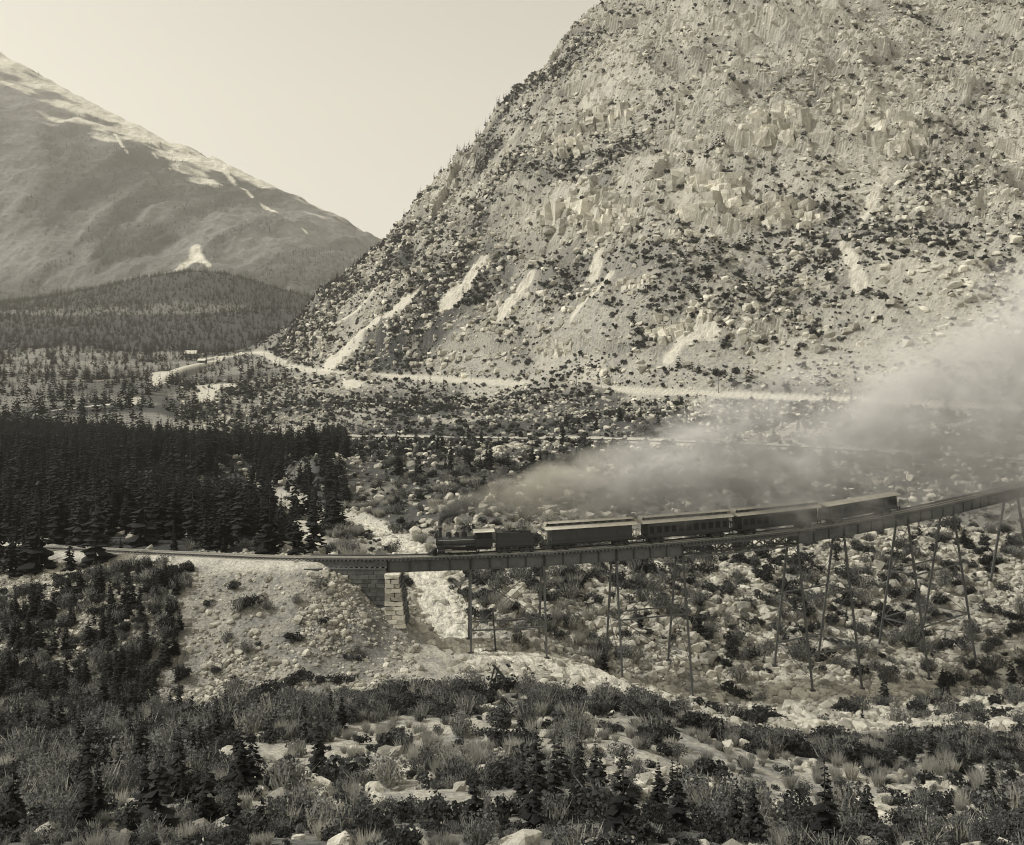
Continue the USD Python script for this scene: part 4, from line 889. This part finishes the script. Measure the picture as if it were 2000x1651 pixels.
obj('handrail', cat_([cyl((X(5.9), s * .70, zb_ + .25), (X(1.5), s * .70, zb_ + .25), .022, 6) for s in (-1, 1)]), 'bright_metal', lo)
obj('frame', box(X(7.9), X(.95), -.40, .40, .56, .92), 'iron_black', lo)
obj('firebox', box(X(6.0), X(4.75), -.5, .5, .93, zb_), 'iron_black', lo)
for s in (-1, 1):
    obj('cylinder', cat_([cyl((X(2.25), s * .82, .62), (X(1.35), s * .82, .62), .27, 18), box(X(2.2), X(1.4), s * .82 - .2, s * .82 + .2, .86, 1.12)]), 'iron_black', lo, 40)
    obj('cylinder_head', cyl((X(1.349), s * .82, .62), (X(1.30), s * .82, .62), .24, 16), 'bright_metal', lo)
    obj('main_rod', cat_([bar((X(2.25), s * .80, .60), (X(4.9), s * .80, .50), .06, .11), bar((X(2.24), s * .80, .745), (X(3.1), s * .80, .745), .05, .06)]), 'bright_metal', lo)
    obj('side_rod', bar((X(3.0), s * .70, .42), (X(6.0), s * .70, .42), .05, .11), 'bright_metal', lo)
for v in (3.0, 4.0, 5.0, 6.0): wheelset(lo, X(v), .46, 'iron_black', 'driving_wheel', True)
wheelset(lo, X(1.1), .33, 'iron_black', 'pilot_wheel'); 
obj('pilot_beam', box(X(.98), X(.80), -1.0, 1.0, .58, .88), 'iron_black', lo)
pil = []
for y in np.linspace(-.95, .95, 15): pil.append(bar((X(.80), y, .58), (X(.02 + .55 * abs(y)), y * .55, .12), .05, .07))
pil.append(bar((X(.60), -.6, .12), (X(.05), 0, .12), .06, .08)); pil.append(bar((X(.60), .6, .12), (X(.05), 0, .12), .06, .08))
obj('pilot', cat_(pil), 'iron_black', lo)
obj('cab_step', cat_([box(X(7.9), X(7.5), s * .98 - .1, s * .98 + .1, .40, .44) for s in (-1, 1)] + [box(X(7.72), X(7.68), s * .98 - .02, s * .98 + .02, .441, .98) for s in (-1, 1)]), 'iron_black', lo)

# tender
te, L = vehicle('coal_tender', 'black tender with flared rim heaped with coal behind the locomotive cab', 'tender', 966, 1046)
h2 = L / 2; 
obj('tank', cat_([prism([(-h2 + .28, .95), (h2 - .25, .95), (h2 - .25, 2.45), (h2 - 1.6, 2.45), (h2 - 1.9, 2.25), (-h2 + .55, 2.15), (-h2 + .28, 1.8)], -1.0, 1.0)]), 'iron_black', te)
obj('rim', cat_([bar((h2 - .27, s * 1.0, 2.46), (-h2 + .5, s * 1.0, 2.28), .05, .30) for s in (-1, 1)] + [box(h2 - 1.0, h2 - .25, -1.03, 1.03, 2.455, 2.62)]), 'iron_black', te)
lumps = []
for i in range(260):
    x = rng.uniform(-h2 + .7, h2 - 1.0); y = rng.uniform(-.85, .85); m = rock(3000 + i % 9, 11); m.apply_scale(rng.uniform(.08, .17)); m.apply_translation((x, y, 2.22 + .38 * max(0, 1 - abs(y)) * min(1, (x + h2) / 2) + rng.uniform(-.03, .05))); lumps.append(m)
heap = prism([(-h2 + .5, 2.16), (h2 - 1.0, 2.3), (h2 - 1.05, 2.62), (0, 2.52), (-h2 + .9, 2.3)], -.8, .8)
obj('coal_heap', cat_(lumps + [heap]), 'coal', te)
obj('underframe', box(-h2 + .15, h2 - .1, -.85, .85, .72, .945), 'iron_black', te)
truck(te, h2 - 1.15, 1.2, .34); truck(te, -h2 + 1.15, 1.2, .34)
obj('tool_box', box(-.55, -.15, -1.06, -.86, .55, .715), 'bright_metal', te)
obj('rear_ladder', cat_([box(-h2 + .2, -h2 + .23, y - .02, y + .02, .7, 2.0) for y in (.5, .85)] + [box(-h2 + .2, -h2 + .23, .521, .829, z, z + .03) for z in (.9, 1.2, 1.5, 1.8)]), 'iron_black', te)
obj('coupler', box(-h2 - .35, -h2 + .14, -.08, .08, .60, .74), 'iron_black', te)

def coach(px0, px1, label, windows, lamps, platform=True, clerestory=True, roof='coach_roof'):
    t, L = vehicle('passenger_coach', label, 'railway coach', px0, px1, 'coaches of the train')
    h = L / 2; e = .75 if platform else .15; w = 1.12
    be = h - e
    body = [box(-be, be, -w, w, .95, 1.40), box(-be, be, -w, w, 2.22, 2.66), box(-be, be, -w + .05, w - .05, 1.401, 2.219)]
    if windows:
        n = windows; xs = np.linspace(-be, be, n + 1)
        piers = []
        for s in (-1, 1):
            for x in xs: piers.append(box(max(x - .2, -be), min(x + .2, be), s * w - (.05 if s > 0 else 0), s * w + (.05 if s < 0 else 0), 1.401, 2.219))
        b = obj('body', cat_(body + piers), 'coach_paint', t)
        for s in (-1, 1):
            for a, c in zip(xs[:-1], xs[1:]): 
                obj('window', box(a + .21, c - .21, s * (w - .03) - .008, s * (w - .03) + .008, 1.41, 2.21), 'window_glass', b)
    else:
        piers = []
        doors = (-be * .5, be * .5)
        for s in (-1, 1):
            y0, y1 = sorted((s * w, s * (w - .05)))
            edges = [-be] + [v for d in doors for v in (d - .65, d + .65)] + [be]
            for a, c in zip(edges[::2], edges[1::2]): piers.append(box(a, c, y0, y1, 1.401, 2.219))
        b = obj('body', cat_(body + piers), 'coach_paint', t)
        for s in (-1, 1):
            for d in doors: obj('baggage_door', box(d - .64, d + .64, s * (w - .035) - .012, s * (w - .035) + .012, 1.41, 2.21), 'coach_paint', b)
    for s in (-1, 1): obj('belt_rail', box(-be, be, s * (w + .022) - .02, s * (w + .022) + .02, 1.30, 1.36), 'coach_paint', t)
    for x, z in lamps: obj('side_lamp', cyl((x * be, -w - .06, z), (x * be, -w + .01, z), .11, 12), 'bright_metal', t)
    # roof
    def shell(prof, x0, x1, mat, name):
        m = prism(prof, x0, x1); v = m.vertices; m.vertices = np.stack([v[:, 1], -v[:, 0], v[:, 2]], 1)
        if m.volume < 0: m.invert()
        return obj(name, m, mat, t)
    rl = h - .05
    if clerestory:
        shell([(-w - .12, 2.665), (w + .12, 2.665), (w + .12, 2.72), (.95, 2.92), (.60, 3.02), (-.60, 3.02), (-.95, 2.92), (-w - .12, 2.72)], -rl, rl, roof, 'lower_roof')
        shell([(-.56, 3.021), (.56, 3.021), (.56, 3.36), (-.56, 3.36)], -rl + .55, rl - .55, 'coach_clerestory', 'clerestory')
        for i in range(int(L / 1.1)):
            x = -rl + 1.0 + i * (2 * rl - 2.0) / max(1, int(L / 1.1) - 1)
            for s in (-1, 1): obj('clerestory_pane', box(x - .32, x + .32, s * .568 - .006, s * .568 + .006, 3.10, 3.30), 'window_glass', t)
        shell([(-.70, 3.362), (.70, 3.362), (.70, 3.40), (.4, 3.49), (0, 3.52), (-.4, 3.49), (-.70, 3.40)], -rl + .40, rl - .40, roof, 'upper_roof')
        for s in (-1, 1):                            # the upper roof curves down over the platforms
            a = s * (rl - .40); pr = []
            for q in range(6):
                t0, t1 = q / 6, (q + 1) / 6; c0, c1 = (a + s * .38 * math.sin(t0 * 1.4), 3.50 - .42 * (1 - math.cos(t0 * 1.5))), (a + s * .38 * math.sin(t1 * 1.4), 3.50 - .42 * (1 - math.cos(t1 * 1.5)))
                pr.append(bar((c0[0], 0, c0[1] - .03), (c1[0], 0, c1[1] - .03), 1.3, .06))
            obj('roof_hood', cat_(pr), roof, t)
    else:
        shell([(-w - .14, 2.665), (w + .14, 2.665), (w + .14, 2.72), (.7, 2.90), (0, 2.96), (-.7, 2.90), (-w - .14, 2.72)], -rl, rl, roof, 'roof')
    obj('underframe', cat_([box(-h + .05, h - .05, -.95, .95, .74, .945)] + [bar((-h * .45, s * .8, .735), (-h * .15, s * .8, .42), .05, .05) for s in (-1, 1)] + [bar((-h * .15, s * .8, .42), (h * .15, s * .8, .42), .05, .05) for s in (-1, 1)] + [bar((h * .15, s * .8, .42), (h * .45, s * .8, .735), .05, .05) for s in (-1, 1)]), 'iron_black', t)
    if platform:
        for s in (-1, 1):
            x = s * (h - .08)
            obj('platform_railing', cat_([box(x - .02, x + .02, y - .02, y + .02, .946, 1.85) for y in (-.9, -.5, .5, .9)] + [box(x - .025, x + .025, -.9, .9, 1.851, 1.90)]), 'iron_frame', t)
            obj('platform_step', cat_([box(s * (h - .4) - .28, s * (h - .4) + .28, y - .12, y + .12, .50, .54) for y in (-1.0, 1.0)] + [box(s * (h - .4) + d - .02, s * (h - .4) + d + .02, y - .1, y + .1, .541, .945) for y in (-1.0, 1.0) for d in (-.26, .26)]), 'iron_frame', t)
    for s in (-1, 1): obj('coupler', box(*sorted((s * (h - .06), s * (h + .30))), -.08, .08, .60, .735), 'iron_black', t)
    truck(t, h * .66, 1.35, .36); truck(t, -h * .66, 1.35, .36)
    return t
coach(1063, 1241, 'dark clerestory baggage coach with pale roof edges, first behind the tender', 0, ((.52, 2.42), (-.46, 2.42)))
coach(1249, 1426, 'dark clerestory coach half veiled in smoke, second behind the tender', 11, ((.80, 2.42),))
coach(1431, 1595, 'smoke covered clerestory coach above the latticed span', 11, ())
coach(1604, 1748, 'plain roofed rear car almost hidden by smoke', 6, (), clerestory=False)

# ---------------------------------------------------------------- telegraph poles, sheds, rails of the lower grade
def pole(px, row, h, label, mat='dead_wood', arms=True):
    b = hit(px, row, 200); H = h * b[1] / F
    t = thing('telegraph_pole', label, 'telegraph pole', b)
    obj('post', frustum(np.array([0, 0, -.6]), np.array([0, 0, H]), .14, .09, 8), mat, t)
    if arms: obj('crossarm', box(-.8, .8, -.06, .06, H - .55, H - .42), mat, t)
pole(1403, 770, 34, 'telegraph pole on the upper grade right of the middle'); pole(1126, 762, 28, 'telegraph pole on the upper grade above the locomotive tender'); pole(920, 748, 28, 'telegraph pole on the upper grade above the locomotive'); 
pole(1682, 785, 34, 'smoke veiled telegraph pole at the right of the upper grade'); pole(1783, 900, 20, 'short white post beside the lower grade at right', 'pale_wood', False)
b = hit(1237, 638, 335); t = thing('dead_tree', 'bare dead tree stub standing on the mountainside', 'dead tree', b); obj('trunk', frustum(np.array([0, 0, -.5]), np.array([0, 0, 24 * b[1] / F]), .5, .25, 8), 'dead_wood', t)
b = hit(969, 1272, 90); t = thing('timber_post', 'tall thin dark post standing under the first tower', 'post', b); obj('post', frustum(np.array([0, 0, -.4]), np.array([-.45, .2, 5.2]), .13, .09, 8), 'dead_wood', t)
def shed(px, row, w, h, label, rz=.2, roof='shed_roof', ymin=300, deep=.7):
    b = hit(px, row, ymin); W, H = w * b[1] / F, h * b[1] / F; D = W * deep
    b = b - [0, 0, .3]
    t = thing('timber_shed', label, 'shed', b, rz)
    wl = obj('wall', prism([(-D / 2, 0), (D / 2, 0), (D / 2, H * .55), (0, H * .96), (-D / 2, H * .55)], -W / 2, W / 2), 'shed_wall', t)
    v = np.array(UsdGeom.Mesh(wl).GetPointsAttr().Get()); UsdGeom.Mesh(wl).GetPointsAttr().Set(Vt.Vec3fArray.FromNumpy(np.stack([v[:, 1], -v[:, 0], v[:, 2]], 1).astype(np.float32)))
    for s in (-1, 1):
        m = bar((0, s * (D / 2 + .25) * 0 + 0, H), (0, s * (D / 2 + .3), H * .55 - .1), W + .5, .12); obj('roof', m, roof, t)
    obj('door', box(-W * .1, W * .1, -D / 2 - .05, -D / 2 - .004, 0, H * .42), 'dark_opening', wl)
    obj('window', box(W * .22, W * .36, -D / 2 - .04, -D / 2 - .004, H * .2, H * .42), 'dark_opening', wl)
shed(373, 699, 22, 15, 'larger pale roofed cabin on the far valley floor'); shed(395, 709, 15, 9, 'small pale roofed hut right of the larger cabin', -.1)
shed(1779, 842, 18, 12, 'small white roofed hut on the slope at far right', .1, ymin=200)
# mine shelter on the mountain: a pale lean-to roof on posts
b = hit(806, 570, 400); W = 30 * b[1] / F
t = thing('mine_shelter', 'pale slanted lean-to roof above a dark opening on the mountain', 'mine shelter', b, .1)
obj('roof', bar((-W / 2, 0, 1.6), (W / 2, 0, 3.4), 3.4, .2), 'shed_roof', t)
for x, z in ((-W / 2 + .6, 1.6), (0, 2.3), (W / 2 - .6, 3.2)): obj('post', box(x - .12, x + .12, -1.4, -1.16, -1.5, z - .06), 'dead_wood', t)
obj('opening', box(-W * .2, W * .45, .3, 1.2, -1.2, 1.7), 'dark_opening', t)
# a pale rail fence far off at the left
pts = [hit(px, r, 480) for px, r in ((120, 748), (207, 747), (250, 745), (292, 744))]
t = thing('rail_fence', 'pale rail fence crossing the dark wood far off at left', 'fence', pts[0])
for a, b in zip(pts[:-1], pts[1:]):
    n = max(2, int(np.linalg.norm(b - a) / 4))
    for i in range(n):
        q = a + (b - a) * i / n; q2 = a + (b - a) * (i + 1) / n; q = q.copy(); q2 = q2.copy(); q[2] = float(height(q[0], q[1])); q2[2] = float(height(q2[0], q2[1]))
        obj('post', box(-.15, .15, -.15, .15, -.3, 1.7), 'pale_wood', t, shift=pts[0] - q)
        obj('board', bar(q + [.16, 0, 1.2], q2 + [-.16, 0, 1.2], .1, .8), 'pale_wood', t, shift=pts[0])
# leaning timbers near the bottom edge
b = hit(972, 1330, 80); t = thing('timber_trestle', 'dark A-shaped timber trestle leaning on the gravel bank', 'trestle', b, .2)
for p, q_ in (((-.55, 0, 1.75), (1.0, -.2, -.25)), ((-.30, .35, 1.55), (1.15, .3, -.2)), ((-.35, 0, 1.40), (-.75, .1, -.3)), ((.0, .1, .95), (-.35, .1, -.1)), ((.35, .15, .55), (.05, .15, -.2)), ((-.15, -.1, .55), (.7, .1, .45))): obj('timber', bar(p, q_, .13, .16), 'dead_wood', t)
# the lower grade's own track
sl = np.concatenate([[0], np.cumsum(np.linalg.norm(np.diff(LOWER, axis=0), axis=1))])
nL = np.gradient(LOWER[:, :2], axis=0); nL = np.stack([-nL[:, 1], nL[:, 0]], 1); nL /= np.linalg.norm(nL, axis=1)[:, None]
tl = thing('lower_railway_track', 'second railway track curving along the slope beyond the smoke', 'railway track', LOWER[0])
def line(P, w, h):
    V, Fc = [], []
    for i, p in enumerate(P):
        n = nL_[i]; 
        for o, z in ((-w / 2, 0), (w / 2, 0), (w / 2, h), (-w / 2, h)): V.append([p[0] + n[0] * o, p[1] + n[1] * o, p[2] + z])
    for i in range(len(P) - 1):
        a = i * 4
        for k_ in range(4): l = (k_ + 1) % 4; Fc += [[a + k_, a + l, a + 4 + l], [a + k_, a + 4 + l, a + 4 + k_]]
    return trimesh.Trimesh(np.array(V), np.array(Fc), process=False)
idx = np.arange(0, len(LOWER), 5); nL_ = nL[idx]
for o in (-.5, .5): obj('rail', line(LOWER[idx] + np.c_[nL_ * o, np.full(len(idx), -.12)], .12, .16), 'iron_frame', tl, shift=LOWER[0])
tt = []
for s in np.arange(0, sl[-1], .9):
    i = int(np.searchsorted(sl, s)); i = min(i, len(LOWER) - 1); p = LOWER[i]; n = np.array([*nL[i], 0]); tt.append(bar(p - n * 1.0 + [0, 0, -.2], p + n * 1.0 + [0, 0, -.2], .3, .18))
tag(obj('ties', cat_(tt), 'tie_wood', tl, shift=LOWER[0]), kind='stuff')
# ---------------------------------------------------------------- smoke drifting back over the train, and the valley's haze
sx = float(x_of(857)); s_y, s_z = float(track_y(sx)), float(track_z(sx))
def plume(s):
    return s_y + .09 * s + .0031 * s * s + .8, s_z + 5.8 + .15 * s, .7 + .262 * s, .8 + .17 * s     # centre y, z, half height, half depth
V, Fc = [], []
ss = np.concatenate([np.linspace(-1.5, 6, 8), np.linspace(8, 112, 36)]); nr = 24
for s in ss:
    y, z, rz, ry = plume(max(s, 0)); end = min(1, .25 + (s + 1.5) / 1.5)
    for a in np.arange(nr) / nr * 2 * np.pi: V.append([sx + s, y + math.cos(a) * ry * end * 1.15, z + math.sin(a) * rz * end * 1.15])
for i in range(len(ss) - 1):
    for k in range(nr):
        l = (k + 1) % nr; Fc += [[i * nr + k, i * nr + l, i * nr + nr + l], [i * nr + k, i * nr + nr + l, i * nr + nr + k]]
n = len(V); V += [[sx + ss[0], *plume(0)[:2]], [sx + ss[-1], *plume(ss[-1])[:2]]]
for k in range(nr): l = (k + 1) % nr; Fc += [[n, l, k], [n + 1, (len(ss) - 1) * nr + k, (len(ss) - 1) * nr + l]]
pm = trimesh.Trimesh(np.array(V), np.array(Fc), process=False)
if pm.volume < 0: pm.invert()
N = {'g': ('geometry', {}), 'xyz': ('separate_xyz', {}), 's': ('math', {'math_type': 'subtract', 'value2': sx}), 's0': ('math', {'math_type': 'maximum', 'value2': 0.0})}
Lk = [('g.position', 'xyz.vector'), ('xyz.x', 's.value1'), ('s.value', 's0.value1')]
def quad(nm, c, b, a):
    N[nm + 'p'] = ('math', {'math_type': 'multiply_add', 'value2': a, 'value3': b}); N[nm] = ('math', {'math_type': 'multiply_add', 'value3': c})
    Lk.extend([('s0.value', nm + 'p.value1'), (nm + 'p.value', nm + '.value1'), ('s0.value', nm + '.value2')])
quad('yc', s_y + .8, .09, .0031); quad('zc', s_z + 5.8, .15, 0.0); quad('rz', .7, .262, 0.0); quad('ry', .8, .17, 0.0)
for ax, c, r in (('y', 'yc', 'ry'), ('z', 'zc', 'rz')):
    N['d' + ax] = ('math', {'math_type': 'subtract'}); N['q' + ax] = ('math', {'math_type': 'divide'}); N['p' + ax] = ('math', {'math_type': 'multiply'})
    Lk += [(f'xyz.{ax}', f'd{ax}.value1'), (f'{c}.value', f'd{ax}.value2'), (f'd{ax}.value', f'q{ax}.value1'), (f'{r}.value', f'q{ax}.value2'), (f'q{ax}.value', f'p{ax}.value1'), (f'q{ax}.value', f'p{ax}.value2')]
N['d2'] = ('math', {'math_type': 'add'}); N['rg'] = ('math', {'math_type': 'multiply_add', 'value2': 2.6, 'value3': -.52}); N['fall'] = ('math', {'math_type': 'subtract', 'use_clamp': True})
Lk += [('py.value', 'd2.value1'), ('pz.value', 'd2.value2'), ('d2.value', 'fall.value2'), ('nm.result', 'rg.value1'), ('rg.value', 'fall.value1')]
N['mp'] = ('mapping', {'scale': (.15, .22, .22)}); N['n'] = ('noise_texture', {'scale': 1.0, 'detail': 4.0, 'roughness': .6, 'distortion': 1.1})
N['big'] = ('noise_texture', {'scale': .26, 'detail': 1.0}); N['nm'] = ('mix_float', {'fac': .42})
N['nr'] = ('map_range', {'from_min': .37, 'from_max': .62, 'to_min': 0.02, 'to_max': 1.0, 'clamp': True})
N['k'] = ('math', {'math_type': 'divide'}); N['ks'] = ('map_range', {'from_min': 12.0, 'from_max': 42.0, 'to_min': 1.5, 'to_max': 3.3, 'clamp': True}); Lk += [('s0.value', 'ks.value'), ('ks.result', 'k.value1')]; N['m1'] = ('math', {'math_type': 'multiply'}); N['m2'] = ('math', {'math_type': 'multiply'})
N['cf'] = ('map_range', {'from_min': 2.0, 'from_max': 26.0, 'clamp': True}); N['col'] = ('rgb_ramp', {'ramp': [(0.0, tone(.35)), (.45, tone(.75)), (1.0, (.99, .975, .93))]})
N['vol'] = ('principled_volume', {'anisotropy': 0.0})
Lk += [('g.position', 'mp.vector'), ('mp.vector', 'n.vector'), ('mp.vector', 'big.vector'), ('n.fac', 'nm.a'), ('big.fac', 'nm.b'), ('nm.result', 'nr.value'), ('ry.value', 'k.value2'), ('k.value', 'm1.value1'), ('fall.value', 'm1.value2'),
       ('m1.value', 'm2.value1'), ('nr.result', 'm2.value2'), ('m2.value', 'vol.density'), ('s.value', 'cf.value'), ('cf.result', 'col.fac'), ('col.color', 'vol.color')]
M['smoke'] = usdkit.material(stage, '/World/Looks/smoke', N, Lk, volume='vol.volume')
t = obj('smoke_plume', pm, 'smoke'); tag(t, 'pale coal smoke trailing back from the stack over the train and hillside', 'smoke', kind='stuff')
# the dark jet leaving the stack and its first puff
V = np.array([[0, 0, 0]]); cz0 = s_z + 1.62 + .56 + .9
js = [(0.0, 0, .20), (.03, .45, .30), (.12, .95, .36), (.35, 1.4, .50), (.9, 1.95, .80), (1.7, 2.35, 1.0), (2.8, 2.6, .95), (3.8, 2.75, .6), (4.6, 2.8, .2)]
V, Fc = [], []
lx = X_STACK[0]
for i, (dx, dz, r) in enumerate(js):
    a_, b_ = js[max(i - 1, 0)], js[min(i + 1, len(js) - 1)]; dv = np.array([b_[0] - a_[0], 0, b_[1] - a_[1]]); dv /= np.linalg.norm(dv); u = np.array([0, 1, 0]); w = np.cross(dv, u)
    for a in np.arange(16) / 16 * 2 * np.pi: V.append(np.array([lx + dx, X_STACK[1], X_STACK[2] + dz]) + (u * math.cos(a) + w * math.sin(a)) * r)
for i in range(len(js) - 1):
    for k in range(16): l = (k + 1) % 16; Fc += [[i * 16 + k, i * 16 + l, i * 16 + 16 + l], [i * 16 + k, i * 16 + 16 + l, i * 16 + 16 + k]]
n = len(V); V += [np.array([lx, X_STACK[1], X_STACK[2]]), np.array([lx + 4.8, X_STACK[1], X_STACK[2] + 2.82])]
for k in range(16): l = (k + 1) % 16; Fc += [[n, l, k], [n + 1, (len(js) - 1) * 16 + k, (len(js) - 1) * 16 + l]]
jm = trimesh.Trimesh(np.array(V), np.array(Fc), process=False)
if jm.volume < 0: jm.invert()
M['dark_smoke'] = usdkit.material(stage, '/World/Looks/dark_smoke', {'g': ('geometry', {}), 'n': ('noise_texture', {'scale': 1.5, 'detail': 4.0, 'roughness': .6}), 'r': ('map_range', {'from_min': .35, 'from_max': .62, 'to_min': 0.3, 'to_max': 3.6, 'clamp': True}),
    'sp': ('separate_xyz', {}), 'zr': ('map_range', {'from_min': float(X_STACK[2]), 'from_max': float(X_STACK[2]) + 2.2, 'to_min': 3.5, 'to_max': .25, 'clamp': True}), 'mm': ('math', {'math_type': 'multiply'}),
    'v': ('principled_volume', {'color': tone(.14)})}, [('g.position', 'n.vector'), ('n.fac', 'r.value'), ('r.result', 'mm.value1'), ('g.position', 'sp.vector'), ('sp.z', 'zr.value'), ('zr.result', 'mm.value2'), ('mm.value', 'v.density')], volume='v.volume')
tag(obj('dark_smoke', jm, 'dark_smoke'), 'dark jet of smoke puffing from the locomotive stack', 'smoke', kind='stuff')
M['haze'] = usdkit.material(stage, '/World/Looks/haze', {'v': ('principled_volume', {'color': (.92, .90, .80), 'density': 0.00008, 'anisotropy': .2})}, volume='v.volume')
zlo = min(GZ.min(), FZ.min()) - 1.5
hz = box(-4200, 3200, -60, 4900, zlo, max(FZ.max(), GZ.max()) + 60)
tag(obj('haze', hz, 'haze'), 'thin pale haze filling the valley', 'haze', kind='stuff')
